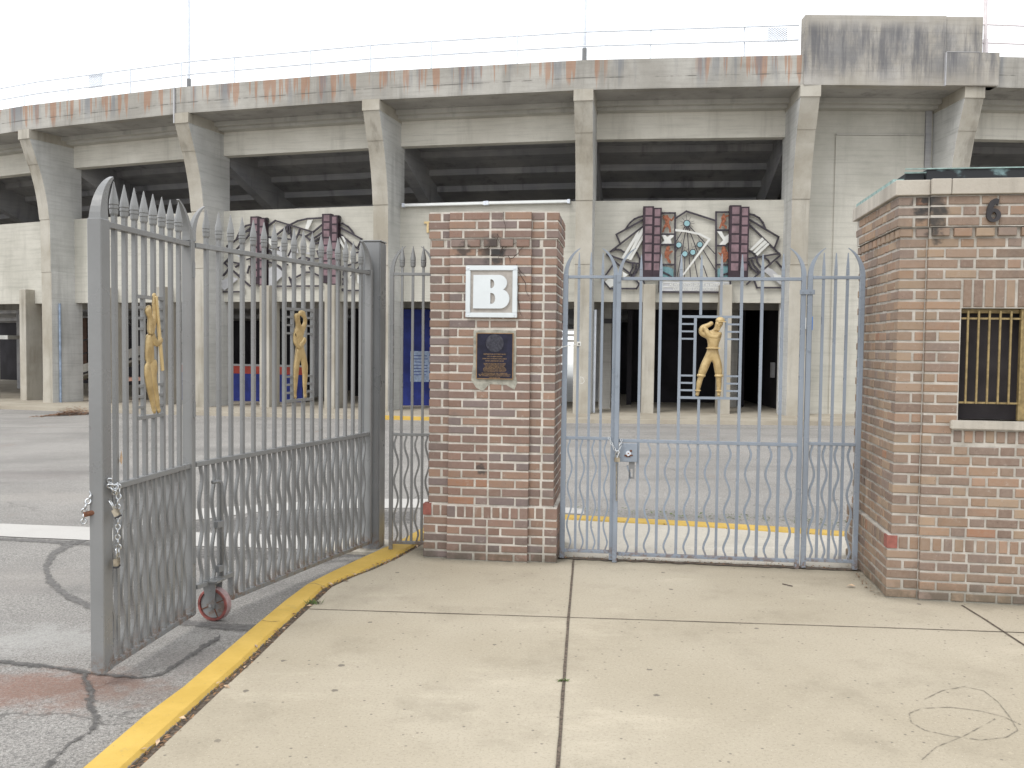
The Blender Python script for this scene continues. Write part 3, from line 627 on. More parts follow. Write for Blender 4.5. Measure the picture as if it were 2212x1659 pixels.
# caster
cu_ = frB.uz(463, 1291, .03)[0]; wc = frB.w(cu_, .03, rz(*frB.w(cu_, 0, 0).xy)+.101)
fw_ = Fr((wc.x, wc.y), -R(14))
cas = thing('caster', wc, '', '') ; cas.parent = gB; cas.location = wc-gB.location
for k_ in ('label', 'category'):
    if k_ in cas: del cas[k_]
def wheel_ring(r1, r0_, n0, n1, m, nm):
    bm = B(); k = 36; R_ = []
    for (r_, n_) in ((r0_, n0), (r1*.97, n0), (r1, n0+.005), (r1, n1-.005), (r1*.97, n1), (r0_, n1)):
        R_.append([bm.verts.new(fw_.w(r_*math.cos(i*2*math.pi/k), n_, wc.z+r_*math.sin(i*2*math.pi/k))) for i in range(k)])
    for a, b in zip(R_, R_[1:]+R_[:1]):
        for i in range(k): bm.faces.new((a[i], a[(i+1) % k], b[(i+1) % k], b[i]))
    bmesh.ops.recalc_face_normals(bm, faces=bm.faces); return obj(nm, bm, m, cas)
wheel_ring(.101, .092, -.026, .022, M['tyre'], 'tyre'); wheel_ring(.0985, .083, -.022, .027, M['redpu'], 'rim')
bm = B(); disc(bm, fw_, 0, wc.z, .084, -.015, .016, 32); disc(bm, fw_, 0, wc.z, .028, .016, .030, 20); obj('wheel_disc', bm, M['grey'], cas)
bm = B()
for a in (25, 115, 205, 295):
    fseg(bm, fw_, (.028*math.cos(R(a)), wc.z+.028*math.sin(R(a))), (.082*math.cos(R(a)), wc.z+.082*math.sin(R(a))), .005, .016, .021)
obj('spoke', bm, M['rustm'], cas)
bm = B()
for s in (-1, 1):
    n0 = .034 if s > 0 else -.038; q = [(-.05, .14), (.045, .14), (.022, -.01), (.0, -.022), (-.02, -.01)]
    a = [bm.verts.new(fw_.w(x-.012*(y/.14 if y > 0 else 0), n0, wc.z+y)) for x, y in q]; b = [bm.verts.new(fw_.w(x-.012*(y/.14 if y > 0 else 0), n0+.005, wc.z+y)) for x, y in q]
    bm.faces.new(a[::-1]); bm.faces.new(b)
    for i in range(5): bm.faces.new((a[i], a[(i+1) % 5], b[(i+1) % 5], b[i]))
fbox(bm, fw_, -.065, .05, -.05, .05, wc.z+.138, wc.z+.148); bmesh.ops.recalc_face_normals(bm, faces=bm.faces); obj('fork', bm, M['grey'], cas)
bm = B(); disc(bm, fw_, 0, wc.z, .010, .039, .047, 8); obj('axle_bolt', bm, M['chrome'], cas)
# cane bolt on the wide leaf
bm = B(); ub = .21; zz = ZB+.17
sweep(bm, [frB.w(ub-.055, .03, .80), frB.w(ub-.01, .04, .80), frB.w(ub+.012, .04, .79), frB.w(ub+.02, .04, .765), frB.w(ub+.02, .04, zz)], .011, 8); obj('cane_bolt', bm, M['greydk'], gB, smooth=True)
bm = B(); fbox(bm, frB, ub-.03, ub+.03, .02, .052, .52, .56); bevel(bm, .002); obj('bolt_guide', bm, M['greydk'], gB)
bm = B(); fbox(bm, frB, ub-.02, ub+.03, .02, .052, zz+.03, zz+.07); bevel(bm, .002); obj('bolt_guide', bm, M['greydk'], gB)
# hinge knuckles
for z in (.35, 1.2, 2.0):
    bm = B(); sweep(bm, [frB.w(-.004, .03, z), frB.w(-.004, .03, z+.09)], .012, 10); obj('hinge', bm, M['greydk'], gB)
# thick post
pc = frB.w(LB+.10, -.03, 0); frC = Fr((pc.x, pc.y), -R(8))
gp_ = thing('gate_post', (pc.x, pc.y, 0), 'thick square grey steel post between the wide open gate leaf and the brick pillar', 'post')
bm = B(); fbox(bm, frC, -.084, .084, -.084, .084, -.06, 2.44); bevel(bm, .008, 2); obj('shaft', bm, M['greydk'], gp_)
bm = B(); fbox(bm, frC, -.087, .087, -.087, .087, 2.441, 2.452); bevel(bm, .003); obj('cap', bm, M['grey'], gp_)
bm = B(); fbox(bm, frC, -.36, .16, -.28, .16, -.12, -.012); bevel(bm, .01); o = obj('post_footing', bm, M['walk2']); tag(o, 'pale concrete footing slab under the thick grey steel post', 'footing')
# narrow fixed panels
def panel(name, fr, ua, ub, bars, label, zb, zm, zt, m, tips, pw=.03, ends=(True, True)):
    root = thing(name, fr.w((ua+ub)/2, 0, 0), label, 'fence panel')
    for s, u, en in ((1, ua, ends[0]), (-1, ub, ends[1])):
        if en:
            bm = B(); fbox(bm, fr, u-pw/2, u+pw/2, -pw/2, pw/2, zb-.06, zt+.02); bevel(bm, .003); obj('stile', bm, m, root)
        obj('horn', horn_bm(fr, u, zt+.01, s, .017, .016, .205, .105), m, root)
    for z, nm in ((zt, 'top_rail'), (zm, 'middle_rail'), (zb, 'bottom_rail')):
        bm = B(); fbox(bm, fr, ua+pw/2, ub-pw/2, -.016, .016, z-.011, z+.011); bevel(bm, .002); obj(nm, bm, m, root)
    for u in bars:
        b = obj('bar', bar_bm(fr, u, zb+.01, zt+(.012 if tips == 'flat' else .06), .0095, .0095, tips if tips == 'flat' else None), m, root)
        if tips == 'spear': spear(b, fr, u, zt+.055, m)
    al = [ua]+list(bars)+[ub]
    for a, b in zip(al, al[1:]): obj('wavy_bar', wavy_bm(fr, (a+b)/2, zb+.01, zm-.01, .016, .29, .0065, .012, math.pi), m, root)
    return root
uD = [frD.uz(x, 900)[0] for x in (867, 890, 912.5)]
panel('fence_panel', frD, .0, uD[2]+.085, uD, 'narrow grey spear topped railing between the thick steel post and the brick pillar', .06, .92, 2.18, M['grey'], 'spear')
def uQ(x): return frQ.uz(x, 925)[0]
zQt, zQm, zQb = 2.155, .935, .07
pl = panel('fence_panel', frQ, uQ(1218), uQ(1325), [uQ(1246), uQ(1271.5), uQ(1297)], 'narrow blue grey railing of four gaps between the brick pillar and the footgate', zQb, zQm, zQt, M['blue'], 'flat', .038)
pr = panel('fence_panel', frQ, uQ(1742), uQ(1854), [uQ(1770.5), uQ(1796.5), uQ(1822)], 'narrow blue grey railing with scuffed black tips against the brick kiosk', zQb, zQm, zQt, M['blue'], 'flat', .036)
# foot gate
gQ = thing('foot_gate', frQ.w(uQ(1530), 0, 0), 'blue grey iron footgate with a gilded batter in its middle, chained shut', 'gate')
a, b = uQ(1332), uQ(1728)
bm = B(); fbox(bm, frQ, a-.018, a+.018, -.004, .05, .0, zQt+.02); bevel(bm, .003); obj('stile', bm, M['blue'], gQ)
bm = B(); fbox(bm, frQ, b-.017, b+.017, -.017, .017, .0, zQt+.02); bevel(bm, .003); obj('stile', bm, M['blue'], gQ)
obj('horn', horn_bm(frQ, a+.006, zQt+.01, 1, .015, .016, .205, .115), M['blue'], gQ); obj('horn', horn_bm(frQ, b, zQt+.01, -1, .017, .016, .205, .105), M['blue'], gQ)
for z, nm in ((zQt-.012, 'top_rail'), (zQm-.012, 'middle_rail'), (zQb-.012, 'bottom_rail')):
    bm = B(); fbox(bm, frQ, a+.018, b-.017, -.016, .016, z-.012, z+.012); bevel(bm, .002); obj(nm, bm, M['blue'], gQ)
usQ = [uQ(1379)+(uQ(1683.7)-uQ(1379))*i/7 for i in range(8)]
for i, u in enumerate(usQ):
    if i in (3, 4):
        bm = bar_bm(frQ, u, FZT+.012, zQt, .0095, .0095, 'flat'); b9 = B(); fbox(b9, frQ, u-.0095, u+.0095, -.0095, .0095, zQb, FZB+.011); obj('lower_bar', b9, M['blue'], gQ)
    else: bm = bar_bm(frQ, u, zQb, zQt, .0105, .0105, 'flat')
    obj('bar', bm, M['blue'], gQ)
al = [a+.01]+usQ+[b]
for i, (x, y) in enumerate(zip(al, al[1:])): obj('wavy_bar', wavy_bm(frQ, (x+y)/2, zQb, zQm-.02 if i else zQm-.20, .02, .29, .0075, .012, 0), M['blue'], gQ)
FZB2 = FZB+.02; FZB_s = FZB; FZB = FZB2
g = usQ[5]-usQ[2]; frame_part(gQ, frQ, usQ[2], usQ[5], usQ[2]+g*.25, usQ[5]-g*.24, FZT, FZB, M['blue']); figure_kit(gQ, frQ, 'batter', (usQ[2]+usQ[5])/2, FZB+.008, (FZT-FZB)*.97)
FZB = FZB_s
lb = obj('lock_plate', bevel((lambda q: (fbox(q, frQ, a+.025, usQ[0]-.004, .01, .03, zQm-.17, zQm-.03), q)[1])(B()), .003), M['blue'], gQ)
bm = B(); disc(bm, frQ, (a+usQ[0])/2+.01, zQm-.105, .02, .030, .034, 16); obj('keyhole', bm, M['galv'], lb)
bm = B(); um = (a+usQ[0])/2+.01
for dx, dz, sx, sz in ((-.02, -.016, .01, .006), (.02, -.014, .012, .005), (.018, .02, .008, .007), (0, 0, .005, .004), (-.002, -.024, .016, .003)): fbox(bm, frQ, um+dx-sx, um+dx+sx, .031, .0355, zQm-.105+dz-sz, zQm-.105+dz+sz)
obj('rust_stain', bm, M['rustm'], lb)
bm = B(); uh = usQ[0]-.045
fbox(bm, frQ, uh-.022, uh-.009, -.005, .012, zQm-.30, zQm-.17); fbox(bm, frQ, uh+.009, uh+.022, -.005, .012, zQm-.30, zQm-.17); fbox(bm, frQ, uh-.009, uh+.009, -.005, .012, zQm-.30, zQm-.285); fbox(bm, frQ, uh-.009, uh+.009, -.005, .012, zQm-.225, zQm-.17)
obj('hasp', bm, M['greydk'], gQ)
bm = B(); fbox(bm, frQ, b-.03, uQ(1742)+.03, .019, .027, 2.03, 2.065); bevel(bm, .002); st = obj('hinge_strap', bm, M['blue'], gQ)
bm = B()
for dx in (-.008, .045): disc(bm, frQ, b+dx, 2.048, .006, .027, .032, 8)
obj('bolt', bm, M['blue'], st)
for (u, z) in ((a, 2.12), (a-.008, 1.42), (a-.004, 1.34), (uQ(1742), 1.62)):
    bm = B(); disc(bm, frQ, u, z, .009, .05 if u < 1 else .018, .056 if u < 1 else .025, 10); obj('rivet', bm, M['blue'], gQ)
# white clip and wire
t = thing('cable_clip', frQ.w(uQ(1252), .02, 1.6), 'small white clip with a trailing wire on a bar beside the brick pillar', 'clip')
u_, z_ = frQ.uz(1251, 743); bm = B(); fbox(bm, frQ, u_-.016, u_+.016, .013, .022, z_-.017, z_+.017); bevel(bm, .003); obj('plate', bm, M['artw'], t)
bm = B(); disc(bm, frQ, u_, z_, .006, .022, .027, 10); obj('screw', bm, M['black'], t)
bm = B(); sweep(bm, [frQ.w(u_-.01, .02, z_), frQ.w(u_-.06, .03, z_-.006), frQ.w(u_-.12, .06, z_-.025), frQ.w(u_-.18, .09, z_-.06)], .0025, 6); obj('wire', bm, M['artw'], t)
u_, z_ = frQ.uz(1258, 822); bm = B(); pts = [frQ.w(u_-.018+.0, .014, z_-.01), frQ.w(u_-.014, .02, z_+.03), frQ.w(u_+.008, .026, z_+.02), frQ.w(u_+.016, .026, z_-.005), frQ.w(u_+.002, .024, z_-.022), frQ.w(u_-.022, .018, z_-.018)]
sweep(bm, pts, .0025, 6); tag(obj('cable_tie', bm, M['artw'], origin=frQ.w(u_, .02, z_)), 'bent white cable tie left on a blue grey bar at waist height', 'cable tie')

# ------------------------------------------------------------ chains and padlocks
def chain(name, pts, label, link=.034, wr=.0042, m='chrome', wd=.011):
    pts = [Vector(p) for p in pts]; L = [0]
    for a, b in zip(pts, pts[1:]): L.append(L[-1]+(b-a).length)
    def at(s):
        for i in range(len(pts)-1):
            if s <= L[i+1] or i == len(pts)-2:
                t = (s-L[i])/max(1e-6, L[i+1]-L[i]); return pts[i].lerp(pts[i+1], t), (pts[i+1]-pts[i]).normalized()
    root = thing(name, pts[0], label, 'chain'); s = 0; i = 0; pitch = link-2*wr*1.1
    while s < L[-1]:
        c, d = at(s); ref = Vector((.3, -.9, .2)) if i % 2 else Vector((.9, .3, .1))
        sd = (ref-d*ref.dot(d)).normalized()
        bm = B(); ring = []
        for k in range(14):
            a = k*2*math.pi/14; ring.append(c+d*(math.cos(a)*(link/2-wr))+sd*(math.sin(a)*wd*(.85 if abs(math.cos(a)) > .9 else 1)))
        sweep(bm, ring, wr, 6, closed=True, axis=d.cross(sd)); obj('link', bm, M[m], root, smooth=True); s += pitch; i += 1
    return root
def padlock(c, fr, label, tilt=0.0, w=.042, h=.036, rub=True):
    root = thing('padlock', c, label, 'padlock'); f2 = Fr((c[0], c[1]), math.atan2(fr.u.y, fr.u.x)+.3)
    bm = B(); fbox(bm, f2, -w/2, w/2, -.012, .012, c[2]-h, c[2]); bevel(bm, .003, 2); bb = obj('body', bm, M['brass'], root)
    bm = B(); sweep(bm, [f2.w(-w*.3, 0, c[2]-.002), f2.w(-w*.3, 0, c[2]+.03), f2.w(-w*.2, 0, c[2]+.045), f2.w(0, 0, c[2]+.05), f2.w(w*.2, 0, c[2]+.045), f2.w(w*.3, 0, c[2]+.03), f2.w(w*.3, 0, c[2]-.002)], .004, 8); obj('shackle', bm, M['chrome'], root, smooth=True)
    if rub: bm = B(); fbox(bm, f2, -w/2-.001, w/2+.001, -.013, .013, c[2]-h-.008, c[2]-h); bevel(bm, .002); obj('bumper', bm, M['rubber'], root)
    if tilt:
        root.rotation_euler = (0, tilt, 0)
    return root
PA = lambda px, py, n: (lambda uz: frA.w(uz[0], n, uz[1]))(frA.uz(px, py, n))
chain('chain', [PA(237, 1038, .05), PA(246, 1054, .055), PA(254, 1045, .055), PA(258, 1060, .06), PA(254, 1085, .055), PA(255, 1120, .055), PA(254, 1160, .055), PA(257, 1192, .055)], 'bright galvanised chain dangling down the inner side of the chained gate post')
chain('chain', [PA(237, 1050, .06), PA(243, 1058, .062), PA(250, 1068, .065), PA(250, 1050, .065), PA(243, 1046, .065)], 'short knot of bright chain bunched on the middle rail by the nearest post')
fo = -.03
pz = frA.w(-.01, -.05, 0)
def PX(px, py, Y): d = ray(px, py); return EYE+d*(Y/d.y)
Yn = frA.w(0, 0, 0).y-.0
chain('chain', [PX(200, 1062, Yn-.0), PX(193, 1078, Yn-.01), PX(186, 1092, Yn-.02), PX(181, 1106, Yn-.02), PX(181, 1128, Yn-.02)], 'three chain links hanging from a bolt on the outer side of the nearest gate post')
padlock(tuple(PA(247, 1100, .075)), frA, 'laminated padlock hanging askew high on the near gate chain', R(-28))
padlock(tuple(PA(252, 1206, .07)), frA, 'black bottomed padlock hanging at the very end of the near gate chain', 0)
bm = B(); sweep(bm, [PX(181, 1112, Yn-.03), PX(202, 1107, Yn+.0)], .0125, 12); tag(obj('locking_bolt', bm, M['rustm'], origin=PX(190, 1110, Yn)), 'rusty round bolt sticking out of the nearest gate post', 'bolt')
PQ = lambda px, py, n: (lambda uz: frQ.w(uz[0], n, uz[1]))(frQ.uz(px, py, n))
chain('chain', [PQ(1316, 947, .035), PQ(1323, 962, .06), PQ(1332, 978, .07), PQ(1333, 992, .07), PQ(1336, 978, .07), PQ(1340, 962, .06), PQ(1343, 947, .035)], 'chain looped around the meeting stiles of the blue grey footgate', .03, .0032, wd=.008)
chain('chain', [PQ(1332, 1005, .062), PQ(1332, 1040, .06), PQ(1332, 1079, .06)], 'loose tail of chain hanging straight down below the footgate padlock', .024, .0025, 'brass', .006)
padlock(tuple(PQ(1333, 988, .075)), frQ, 'square grey padlock on the chained blue grey footgate', 0, .04, .034, False)
bm = B(); p = [PA(262, 972, .016), PA(258, 996, .02), PA(263, 1004, .02), PA(265, 990, .016)]; bm.faces.new([bm.verts.new(x) for x in p]); tag(obj('torn_paper', bm, M['leafp'], origin=p[0]), 'scrap of tan paper taped to a bar of the nearest gate leaf', 'paper')

# ------------------------------------------------------------ brickwork
BH = .067; MJ = .0155
PAL = [(128, 107, 97), (133, 111, 99), (138, 114, 99), (126, 106, 97), (122, 107, 101), (143, 117, 101), (135, 110, 98), (130, 108, 98), (118, 106, 103), (146, 120, 103), (132, 108, 96)]
PALK = [(143, 123, 106), (136, 116, 101), (147, 128, 109), (130, 112, 99), (152, 131, 111), (139, 120, 105), (146, 122, 102), (131, 115, 105), (150, 124, 105), (126, 108, 97)]
def bcol(pal):
    c = random.choice(pal); k = random.uniform(.94, 1.06); c = tuple(min(255, x*k) for x in c)
    if random.random() < .018: c = (150, 114, 92)
    return srgb(c)
def brick(bm, lay, fr, u0, u1, z0, z1, depth, n, pal, faces='F', left=False, right=False):
    """brick with softened front arrises; left/right ends shown proud too"""
    j = lambda s=.0021: random.uniform(-s, s); c = .0035
    nn = n+j(.0015); uu0, uu1, a, b = u0+j(), u1+j(), z0+j(), z1+j()
    e0 = -.0 if left else 0
    back = [(uu0, n-depth, a), (uu1, n-depth, a), (uu1, n-depth, b), (uu0, n-depth, b)]
    mid = [(uu0, nn-c, a), (uu1, nn-c, a), (uu1, nn-c, b), (uu0, nn-c, b)]
    fr_ = [(uu0+c+j(), nn, a+c+j()), (uu1-c+j(), nn, a+c+j()), (uu1-c+j(), nn, b-c+j()), (uu0+c+j(), nn, b-c+j())]
    vs = [[bm.verts.new(fr.w(*p)) for p in r_] for r_ in (back, mid, fr_)]; col = (*bcol(pal), 1); fs = []
    for A, C in zip(vs, vs[1:]):
        for k in range(4): fs.append(bm.faces.new((A[k], A[(k+1) % 4], C[(k+1) % 4], C[k])))
    fs.append(bm.faces.new(vs[-1])); fs.append(bm.faces.new(vs[0][::-1]))
    for f in fs:
        for lp in f.loops: lp[lay] = col
def course(bm, lay, fr, ua, ub, z, h, n, pal, phase, depth=.05, kind='flem', d0=None, d1=None, holes=(), e0=0, e1=0):
    """fill ua..ub with stretchers and headers"""
    segs = [(ua, ub)]
    for (ha, hb, za, zb) in holes:
        if z+h/2 > za and z+h/2 < zb:
            ns = []
            for (a, b) in segs:
                if hb <= a or ha >= b: ns.append((a, b)); continue
                if ha > a+.02: ns.append((a, ha))
                if hb < b-.02: ns.append((hb, b))
            segs = ns
    for (a, b) in segs:
        W = b-a
        if kind == 'soldier': k = max(1, round(W/.0665)); ls = [1]*k
        else:
            S, H = .203, .1015; ls = []; t = 0; i = phase
            if phase == 1: ls.append(H)
            elif phase == 2: ls.append(H*.62); ls.append(S)
            t = sum(ls); i = 0
            while t < W-.04:
                x = S if i % 2 == 0 else H
                if phase == 0: x = S if i % 2 == 0 else H
                ls.append(x); t += x; i += 1
        k = W/sum(ls); x = a
        for q, l in enumerate(ls):
            l2 = l*k; dd = depth
            if q == 0 and d0: dd = d0
            if q == len(ls)-1 and d1: dd = d1
            xa = x if (e0 and abs(x-ua) < 1e-6) else x+MJ/2; xb = x+l2 if (e1 and q == len(ls)-1 and abs(b-ub) < 1e-6) else x+l2-MJ/2
            brick(bm, lay, fr, xa, xb, z+MJ/2, z+h-MJ/2, dd, n, pal); x += l2
def side_frames(fr, W, D):
    """four pinwheel faces: front, right, back, left"""
    a = math.atan2(fr.u.y, fr.u.x); c = [fr.w(0, 0, 0), fr.w(W, 0, 0), fr.w(W, -D, 0), fr.w(0, -D, 0)]
    return [(Fr((c[0].x, c[0].y), a), W), (Fr((c[1].x, c[1].y), a+math.pi/2), D), (Fr((c[2].x, c[2].y), a+math.pi), W), (Fr((c[3].x, c[3].y), a+1.5*math.pi), D)]
def ring(bm, lay, fr, W, D, z, h, row, off, pal, kind='flem', holes=(), which=(0, 1, 2, 3)):
    f2 = Fr((fr.w(-off, off, 0).x, fr.w(-off, off, 0).y), math.atan2(fr.u.y, fr.u.x))
    for i, (f, w_) in enumerate(side_frames(f2, W+2*off, D+2*off)):
        if i not in which: continue
        hh = [(a+off, b+off, c, d) for a, b, c, d in holes] if i == 0 else ()
        if row % 2 == 0: course(bm, lay, f, 0, w_-.1015, z, h, 0, pal, 0, .09, kind, holes=hh, e0=1)
        else: course(bm, lay, f, .1015, w_, z, h, 0, pal, 0, .09, kind, holes=hh, e1=1)
def core(bm, fr, W, D, off, z0, z1, rec=.006): fbox(bm, fr, -off+rec, W+off-rec, -D-off+rec, off-rec, z0, z1)
def dentil(bm, lay, fr, W, D, z, h, off, pal, which=(0, 1, 2, 3)):
    f2 = Fr((fr.w(-off, off, 0).x, fr.w(-off, off, 0).y), math.atan2(fr.u.y, fr.u.x))
    for i, (f, w_) in enumerate(side_frames(f2, W+2*off, D+2*off)):
        if i not in which: continue
        k = round(w_/.125); st = w_/k
        for q in range(k): brick(bm, lay, f, q*st+.014, (q+1)*st-.014, z+.008, z+h-MJ/2, .09, -.004, pal)
# pillar
PW, PD = .965, .66
def zrow(i): return i*BH
pil = thing('brick_pillar', frP.w(PW/2, -PD/2, 0), 'brown brick gate pillar carrying the letter sign and the black plaque', 'pillar')
bm = B(); lay = bm.loops.layers.float_color.new('bc'); z = 0.0; r_ = 0
cu0, cu1 = .158, .775      # projecting middle panel
def panelrow(z, h, row, off, kind='flem', holes=()):
    course(bm, lay, frP, cu0, cu1, z, h, .032+off, PALX, (row % 2)*1 if kind == 'flem' else 0, .05, kind, holes=holes, e0=1, e1=1)
PALX = PAL
hol = [(.27, .665, 1.83, 2.235), (.355, .66, 1.355, 1.735)]
for i in range(5): ring(bm, lay, frP, PW, PD, z, BH*.965, i, .03, PAL); panelrow(z, BH*.965, i, .03); z += BH*.965
ring(bm, lay, frP, PW, PD, z, .094, 0, .03, PAL, 'soldier'); panelrow(z, .094, 0, .03, 'soldier'); z += .094
for i in range(29): ring(bm, lay, frP, PW, PD, z, BH, i, 0, PAL); panelrow(z, BH, i, 0, holes=hol[1:]); z += BH
zd = z; dentil(bm, lay, frP, PW, PD, z, BH, .004, PAL)
f2 = Fr((frP.w(cu0, .032, 0).x, frP.w(cu0, .032, 0).y), math.atan2(frP.u.y, frP.u.x))
k = 5; st = (cu1-cu0)/k
for q in range(k): brick(bm, lay, f2, q*st+.013, (q+1)*st-.013, z+.008, z+BH-MJ/2, .09, .020, PAL)
z += BH
for i in range(3): ring(bm, lay, frP, PW, PD, z, BH, i+1, .010, PAL); panelrow(z, BH, i+1, .016); z += BH
ZPT = z; obj('brickwork', bm, M['brick'], pil)
bm = B(); core(bm, frP, PW, PD, .03, 0, zd-29*BH); core(bm, frP, PW, PD, 0, zd-29*BH-.002, zd); core(bm, frP, PW, PD, .0, zd-.001, zd+BH+.001); core(bm, frP, PW, PD, .010, zd+BH, ZPT+.002)
fbox(bm, frP, cu0+.003, cu1-.003, -.02, .056, 0, zd-29*BH-.002); fbox(bm, frP, cu0+.003, cu1-.003, -.02, .0262, zd-29*BH, zd+BH); fbox(bm, frP, cu0+.003, cu1-.003, -.02, .042, zd+BH+.001, ZPT+.001)
obj('mortar', bm, M['mortar'], pil)
# cement patch round the plaque, red repair brick
bm = B(); q = [(.345, 1.74), (.50, 1.748), (.665, 1.742), (.672, 1.60), (.668, 1.42), (.68, 1.35), (.66, 1.30), (.60, 1.335), (.47, 1.34), (.42, 1.285), (.37, 1.31), (.33, 1.37), (.345, 1.5)]
fs = [bm.verts.new(frP.w(x, .0335, y)) for x, y in q]; bm.faces.new(fs); g_ = bmesh.ops.extrude_face_region(bm, geom=bm.faces[:]); bmesh.ops.translate(bm, verts=[v for v in g_['geom'] if isinstance(v, bmesh.types.BMVert)], vec=frP.n*-.02); bmesh.ops.recalc_face_normals(bm, faces=bm.faces)
obj('cement_patch', bm, M['patch'], pil)
bm = B(); fbox(bm, frP, -.033, .03, -.05, .034, .333, .418); obj('repair_brick', bm, M['redbrick'], pil)
# vine roots on pillar
bm = B(); rnd = random.Random(3)
def vine(pts, r0=.003): sweep(bm, pts, [r0*(1-.6*i/len(pts)) for i in range(len(pts))], 5)
def walkv(u, z, du, dz, k, n=.036):
    pts = []
    for i in range(k): pts.append(frP.w(u, n+rnd.uniform(0, .006), z)); u += du+rnd.uniform(-.012, .012); z += dz+rnd.uniform(-.01, .01)
    return pts
for (u, z, du, dz, k, n) in ((.57, 2.62, -.002, -.022, 7, .07), (.52, 2.46, .004, -.022, 8, .06), (.56, 2.40, -.005, -.02, 8, .04), (.50, 2.40, -.018, -.012, 8, .04), (.58, 2.36, .02, .004, 8, .04), (.62, 2.28, .018, .014, 8, .04), (.60, 2.3, .01, -.016, 5, .04), (.67, 2.24, .002, -.03, 10, .04), (.68, 2.18, .008, -.025, 8, .038), (.672, 2.22, .012, -.02, 5, .038), (.54, 2.33, .012, .016, 7, .04), (.47, 2.30, .02, .0, 9, .04), (.675, 2.0, .004, -.03, 6, .037)):
    vine(walkv(u, z, du, dz, k, n))
tag(obj('dead_vine', bm, M['vine'], origin=frP.w(.6, .04, 2.2)), 'thin dead vine roots creeping around the letter sign on the pillar', 'vine')
# letter sign
uc, zc = frP.uz(1062, 629, .034); uc = (frP.uz(1008, 629, .034)[0]+frP.uz(1117, 629, .034)[0])/2; hw = .195
z0s, z1s = frP.uz(1062, 686, .04)[1], frP.uz(1062, 574, .04)[1]
sg = thing('letter_sign', frP.w(uc, .04, z0s), 'square white framed sign with a raised letter B on the brick pillar', 'sign')
bm = B(); fbox(bm, frP, uc-hw+.01, uc+hw-.01, .033, .048, z0s+.01, z1s-.01); obj('backing', bm, M['signb'], sg)
bm = B(); fw2 = .036
fbox(bm, frP, uc-hw, uc+hw, .034, .060, z0s, z0s+fw2); fbox(bm, frP, uc-hw, uc+hw, .034, .060, z1s-fw2, z1s); fbox(bm, frP, uc-hw, uc-hw+fw2, .034, .060, z0s+fw2, z1s-fw2); fbox(bm, frP, uc+hw-fw2, uc+hw, .034, .060, z0s+fw2, z1s-fw2); bevel(bm, .003, 2)
frm = obj('frame', bm, M['signw'], sg)
for sx in (-1, 1):
    for sz in (0, 1):
        bm = B(); disc(bm, frP, uc+sx*(hw-.02), (z0s+.02) if sz == 0 else (z1s-.02), .007, .060, .064, 10); obj('screw', bm, M['galv'], frm)
# B outline in sign zoom px: x 182..645, y 195..620
def Bp(x, y): return (uc+(x-415)*.00059, zc+(405-y)*.00059)
zc = (z0s+z1s)/2
def arcp(cx, cy, rx, ry, a0, a1, k=14): return [Bp(cx+rx*math.cos(R(a0+(a1-a0)*i/k)), cy-ry*math.sin(R(a0+(a1-a0)*i/k))) for i in range(k+1)]
outl = [Bp(186, 196)]+arcp(510, 296, 105, 100, 90, -62)+arcp(525, 495, 122, 124, 66, -90)+[Bp(182, 620)]
h1 = [Bp(403, 252), Bp(403, 362)]+arcp(415, 307, 38, 55, -90, 90)
h2 = [Bp(403, 425), Bp(403, 560)]+arcp(420, 492, 46, 68, -90, 90)
bm = loops_bm(frP, [outl, h1, h2], .048, .014); obj('letter', bm, M['signw'], sg)
# plaque
ua_, ub_ = frP.uz(1029, 770, .04)[0], frP.uz(1109, 770, .04)[0]; za_, zb_ = frP.uz(1069, 819, .04)[1], frP.uz(1069, 719, .04)[1]; um_ = (ua_+ub_)/2
pq = thing('plaque', frP.w(um_, .04, za_), 'black bronze dedication plaque with round seal set below the letter sign', 'plaque')
bm = B(); fbox(bm, frP, ua_+.006, ub_-.006, .0345, .045, za_+.006, zb_-.006); obj('plate', bm, M['plaque'], pq)
bm = B(); t_ = .006
for (x0, x1, y0, y1) in ((ua_, ub_, za_, za_+t_), (ua_, ub_, zb_-t_, zb_), (ua_, ua_+t_, za_+t_, zb_-t_), (ub_-t_, ub_, za_+t_, zb_-t_)): fbox(bm, frP, x0, x1, .034, .049, y0, y1)
obj('rim', bm, M['bronze'], pq)
bm = B(); disc(bm, frP, um_, zb_-.078, .073*.95, .045, .049, 36); s_ = obj('seal', bm, M['seal'], pq)
bm = B()
for a in range(0, 360, 30): fseg(bm, frP, (um_+.02*math.cos(R(a)), zb_-.078+.02*math.sin(R(a))), (um_+.05*math.cos(R(a)), zb_-.078+.05*math.sin(R(a))), .004, .049, .0505)
obj('seal_relief', bm, M['seal'], s_)
TX = [('RESTORATION OF STREET GATES', .62, .165, .0125), ('CITY OF NEW ORLEANS', .43, .183, .0115), ('DEPARTMENT OF PROPERTY MANAGEMENT', .68, .200, .0105), ('SIDNEY J. BARTHELEMY, MAYOR', .52, .217, .0115),
      ('UNDER THE PROGRAM FOR THE GATES', .62, .237, .009), ('THE CITY OF NEW ORLEANS AND PARK', .60, .247, .009), ('RESTORED THE METAL GATES', .52, .257, .009), ('AND THE BRICK PILLARS OF THIS', .58, .267, .009), ('STADIUM FIRST BUILT BY THE WORKS', .64, .277, .009), ('ADMINISTRATION AND DEDICATED', .66, .287, .009), ('TO THE PEOPLE OF THE CITY', .62, .297, .009),
      ('DR. CHARLES DOMBY, JR., PARK COMMISSIONER', .72, .312, .009), ('MR. ROBERT YOUNG, PROPERTY MANAGEMENT DIRECTOR', .90, .322, .009), ('MR. CHARLES LANDRY, ARCHITECT, CITY PARK', .86, .332, .009), ('DEDICATED MAY 3, 1991', .30, .345, .008)]
bm = B()
